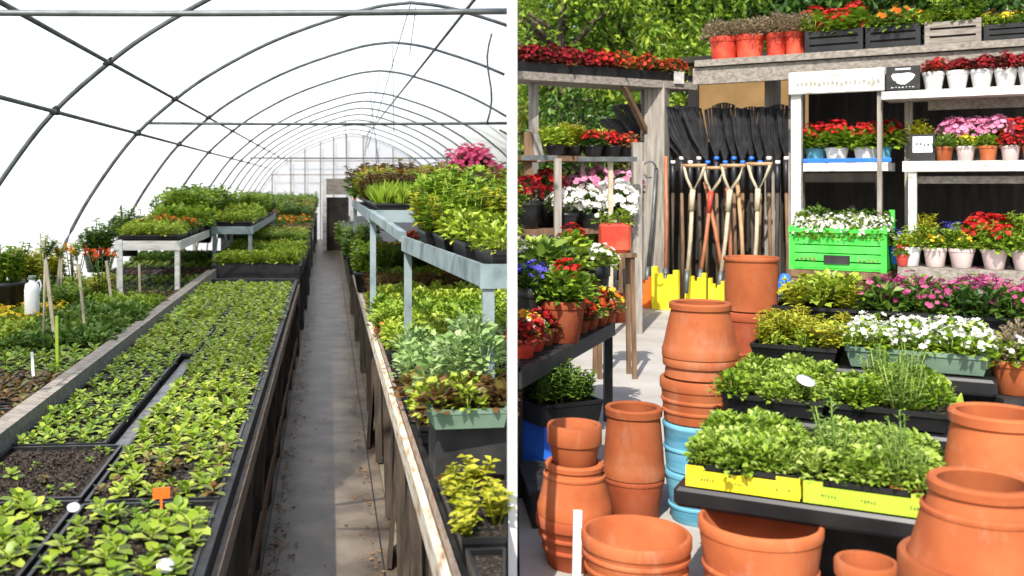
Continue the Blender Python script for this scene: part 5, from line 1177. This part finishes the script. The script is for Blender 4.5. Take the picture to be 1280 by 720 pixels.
for i, (px, z, k, ds) in enumerate(((724, 3.92, 'begoo', 'small red pot of orange begonias right of the big pot'), (736, 4.02, 'marig', 'small pot of yellow and orange flowers along the table edge'), (748, 4.12, 'begoo', 'small pot of orange-red flowers near the far table corner'), (757, 4.20, 'marig', 'small pot of marigolds at the far table corner'), (728, 4.12, 'yelf', 'yellow-flowered plant in the second line of the table'), (740, 4.3, 'marig', 'golden flowers in the second line near the far corner'))):
    lt(px, 400, z, .042, .06 if i < 4 else .15, 'terra2', k, 1.0, ds, 3)
# orange tub and red pots behind the table
v = W(768, 315, 5.2); v2 = Vector((v.x, v.y, YARD))
t = thing('plant_stand', 'slim wooden stool behind the table carrying an orange tub', 'stand', v2); hh = v.z - YARD
MB().box((0, 0, hh - .012), (.20, .16, .022)).build('seat', M['woodb'], t)
for sx in (-1, 1):
    for sy in (-1, 1): MB().bar((sx * .09, sy * .07, 0), (sx * .08, sy * .06, hh - .024), .022).build('leg', M['woodb'], t)
t = thing('orange_tub', 'orange-red tub with white flowers behind the far table corner', 'tub', (v.x, v.y, v.z)); MB().bevbox((0, 0, .075), (.15, .12, .15), .015).build('tub', M['redpot'], t); plant(t, (-.06, 0, .13), 'whitef', 1.2); plant(t, (.04, 0, .13), 'herby', .9)
for i, (px, py, ds) in enumerate(((775, 402, 'dull red pot standing on the ground below the orange tub'), (757, 404, 'dull red pot behind the table leg'))):
    v = W(px, py, 1250 * 1.0 / (py - CY) * 1.0); make_pot('terracotta_pot', ds, (v.x, v.y, YARD), .09, .07, .2, mat='terra2', n=30)
# under the table
v = Vector((PL * 3.55 + .13, 3.55, YARD)); t = thing('blue_crate', 'bright blue plastic crate on the ground under the black table', 'crate', v, R(25))
MB().box((0, 0, .115), (.20, .26, .10)).box((0, 0, .02), (.17, .24, .04)).box((0, 0, .07), (.185, .25, .06)).build('body', M['bluec'], t); MB().box((0, 0, .171), (.21, .27, .012)).build('rim', M['bluec'], t)
t = make_tray('plant_tray', 'black tray of upright leafy cuttings on the blue crate', (v.x, v.y, YARD + .178), R(25), .25, .30, .075, 'bushg', 4, 5, .75, None, 'plant tray', ribs=False)
MB3 = MB(); MB3.box((0, 0, .05), (.2, .3, .1)); tag(MB3.box((0, 0, .105), (.22, .32, .012)).build('black_crate', M['black2'], None, (PL * 3.0 + .15, 3.05, YARD)), 'black low crate on the ground below the near end of the table', 'crate')

# ------------------------------------------------------------------ trees and shrubs beyond
def tree(label, loc, hgt, crown_r, crown_h, mat, nl, leafs, seed, trunk_r=.12, cat='tree', low=.3):
    q = random.Random(seed); t = thing('broadleaf_tree' if cat == 'tree' else 'tall_shrub', label, cat, loc)
    mb = MB(); cz = hgt - crown_h / 2
    mb.tube([(0, 0, -.05), (.04, .02, hgt * .3), (-.05, .05, hgt * .6), (.02, 0, hgt * .9)], trunk_r, 8, trunk_r * .25)
    clumps = []
    for i in range(int(nl / 90)):
        a = q.uniform(0, 6.28); el = math.asin(q.uniform(-.9, 1)); k = q.uniform(.35, 1.0) ** .5
        c = Vector((crown_r * k * math.cos(a) * math.cos(el), crown_r * k * math.sin(a) * math.cos(el), cz + crown_h / 2 * k * math.sin(el)))
        clumps.append((c, crown_r * q.uniform(.12, .26)))
        if i % 4 == 0: 
            z0 = max(hgt * .2, min(hgt * .85, c.z - crown_r * .4)); mb.tube([(0, 0, z0), c * .5 + Vector((0, 0, z0 * .5 + .1)), c], trunk_r * .3, 5, .012)
    mb.build('trunk', M['bark'], t)
    lf = MB()
    for c, cr_ in clumps:
        for i in range(90):
            d = Vector((q.gauss(0, 1), q.gauss(0, 1), q.gauss(0, .8))).normalized() * cr_ * q.uniform(.3, 1.05)
            p_ = c + d
            if not (loc[0] + p_.x > PL * (loc[1] + p_.y) + .05): continue
            dv = d.normalized() + Vector((q.uniform(-.8, .8), q.uniform(-.8, .8), q.uniform(-.9, .3)))
            lf.leaf(p_, dv, leafs * q.uniform(.7, 1.3), leafs * .62 * q.uniform(.7, 1.2), q.uniform(.1, .4), False, q.uniform(-1, 1))
    lf.build('crown', M[mat], t); return t
tree('leafy sunlit green tree directly behind the begonia plank, left of the others', (wz(705, 12.5), 12.5, YARD), 4.2, 1.6, 3.4, 'tree1', 11000, .085, 11)
tree('full mid-green tree rising over the grey post and tools', (wz(800, 14), 14, YARD), 4.6, 1.9, 4.0, 'tree1', 13000, .09, 12)
tree('dark green tree standing behind the timber stall beam', (wz(905, 15), 15, YARD), 4.6, 1.8, 4.2, 'tree2', 10000, .12, 13)
tree('dark green tree above the black crates of the stall', (wz(1010, 14.5), 14.5, YARD), 4.8, 1.9, 4.2, 'tree2', 10000, .12, 14)
tree('dark tree at the right, behind the grey wooden crate', (wz(1130, 14), 14, YARD), 4.8, 1.9, 4.2, 'tree2', 10000, .12, 15)
tree('dark tree at the far right edge behind the staging', (wz(1250, 13.5), 13.5, YARD), 4.8, 1.8, 4.2, 'tree2', 9000, .12, 16)
tree('big dark tree further back between the sunlit trees', (wz(745, 18), 18, YARD), 6.0, 2.6, 5.5, 'tree1', 12000, .14, 17)
tree('tall pale green tree furthest back at the left', (wz(660, 20), 20, YARD), 7, 2.4, 6.0, 'tree1', 10000, .16, 18)
tree('big dark tree in the back row over the ochre hut', (wz(860, 19), 19, YARD), 6.2, 2.8, 5.6, 'tree2', 12000, .16, 19)
tree('big dark tree in the back row behind the black crates', (wz(1010, 19), 19, YARD), 6.4, 2.8, 5.8, 'tree2', 12000, .16, 20)
tree('big dark tree in the back row at the right', (wz(1180, 18), 18, YARD), 6.4, 2.8, 5.8, 'tree2', 12000, .16, 21)
tree('yellow-leaved shrub beside the added divider at the left of the flower stand', (wz(664, 8.6), 8.6, YARD), 1.75, .33, 1.5, 'tree3', 1600, .06, 22, .03, 'shrub')
tree('small yellowish shrub beside the grey post behind the tools', (wz(792, 9.6), 9.6, YARD), 1.75, .28, 1.1, 'tree3', 900, .06, 23, .03, 'shrub')
tree('dense dark shrub behind the flower stand', (wz(725, 9.8), 9.8, YARD), 1.9, .75, 1.8, 'tree2', 4500, .075, 24, .04, 'shrub')
tree('dark shrub between the flower stand and the grey post', (wz(775, 10.4), 10.4, YARD), 1.9, .7, 1.8, 'tree2', 4000, .075, 25, .04, 'shrub')
tree('feathery light green shrub under the beam behind the rakes', (wz(868, 10.5), 10.5, YARD), 2.0, .5, 1.7, 'tree1', 2500, .08, 26, .04, 'shrub')

# ================================================================== LIGHT, CAMERA
el, az = R(47), R(20)        # sun behind the camera's left shoulder
sd = Vector((-math.sin(az) * math.cos(el), -math.cos(az) * math.cos(el), math.sin(el)))
L = bpy.data.lights.new('sun', 'SUN'); L.energy = 4.2; L.angle = R(.6); L.color = (1, .95, .87)
lo = bpy.data.objects.new('sun', L); C.objects.link(lo); lo.rotation_euler = sd.to_track_quat('Z', 'Y').to_euler(); lo.location = (0, -5, 20)
w = bpy.data.worlds.new('World'); S.world = w; w.use_nodes = True; nt = w.node_tree
bg = nt.nodes['Background']; sky = nt.nodes.new('ShaderNodeTexSky'); sky.sky_type = 'NISHITA'; sky.sun_disc = False
sky.sun_elevation = el; sky.sun_rotation = math.atan2(sd.x, sd.y); sky.air_density = 1.0; sky.dust_density = 2.0
nt.links.new(sky.outputs[0], bg.inputs[0]); bg.inputs[1].default_value = .14
cam = bpy.data.cameras.new('camera'); co = bpy.data.objects.new('camera', cam); C.objects.link(co)
co.location = (0, 0, EYE); co.rotation_euler = (R(90), 0, 0)
cam.sensor_width = 36; cam.lens = F / 1280 * 36; cam.shift_x = (640 - CX) / 1280; cam.shift_y = -(360 - CY) / 1280
cam.dof.use_dof = True; cam.dof.focus_distance = 4.2; cam.dof.aperture_fstop = 4.5
cam.clip_start = .05; cam.clip_end = 2000; S.camera = co
S.view_settings.view_transform = 'Standard'; S.view_settings.look = 'None'; S.view_settings.gamma = 1; S.view_settings.exposure = .75
S.cycles.max_bounces = 8; S.cycles.transparent_max_bounces = 12; S.cycles.diffuse_bounces = 4; S.cycles.transmission_bounces = 6
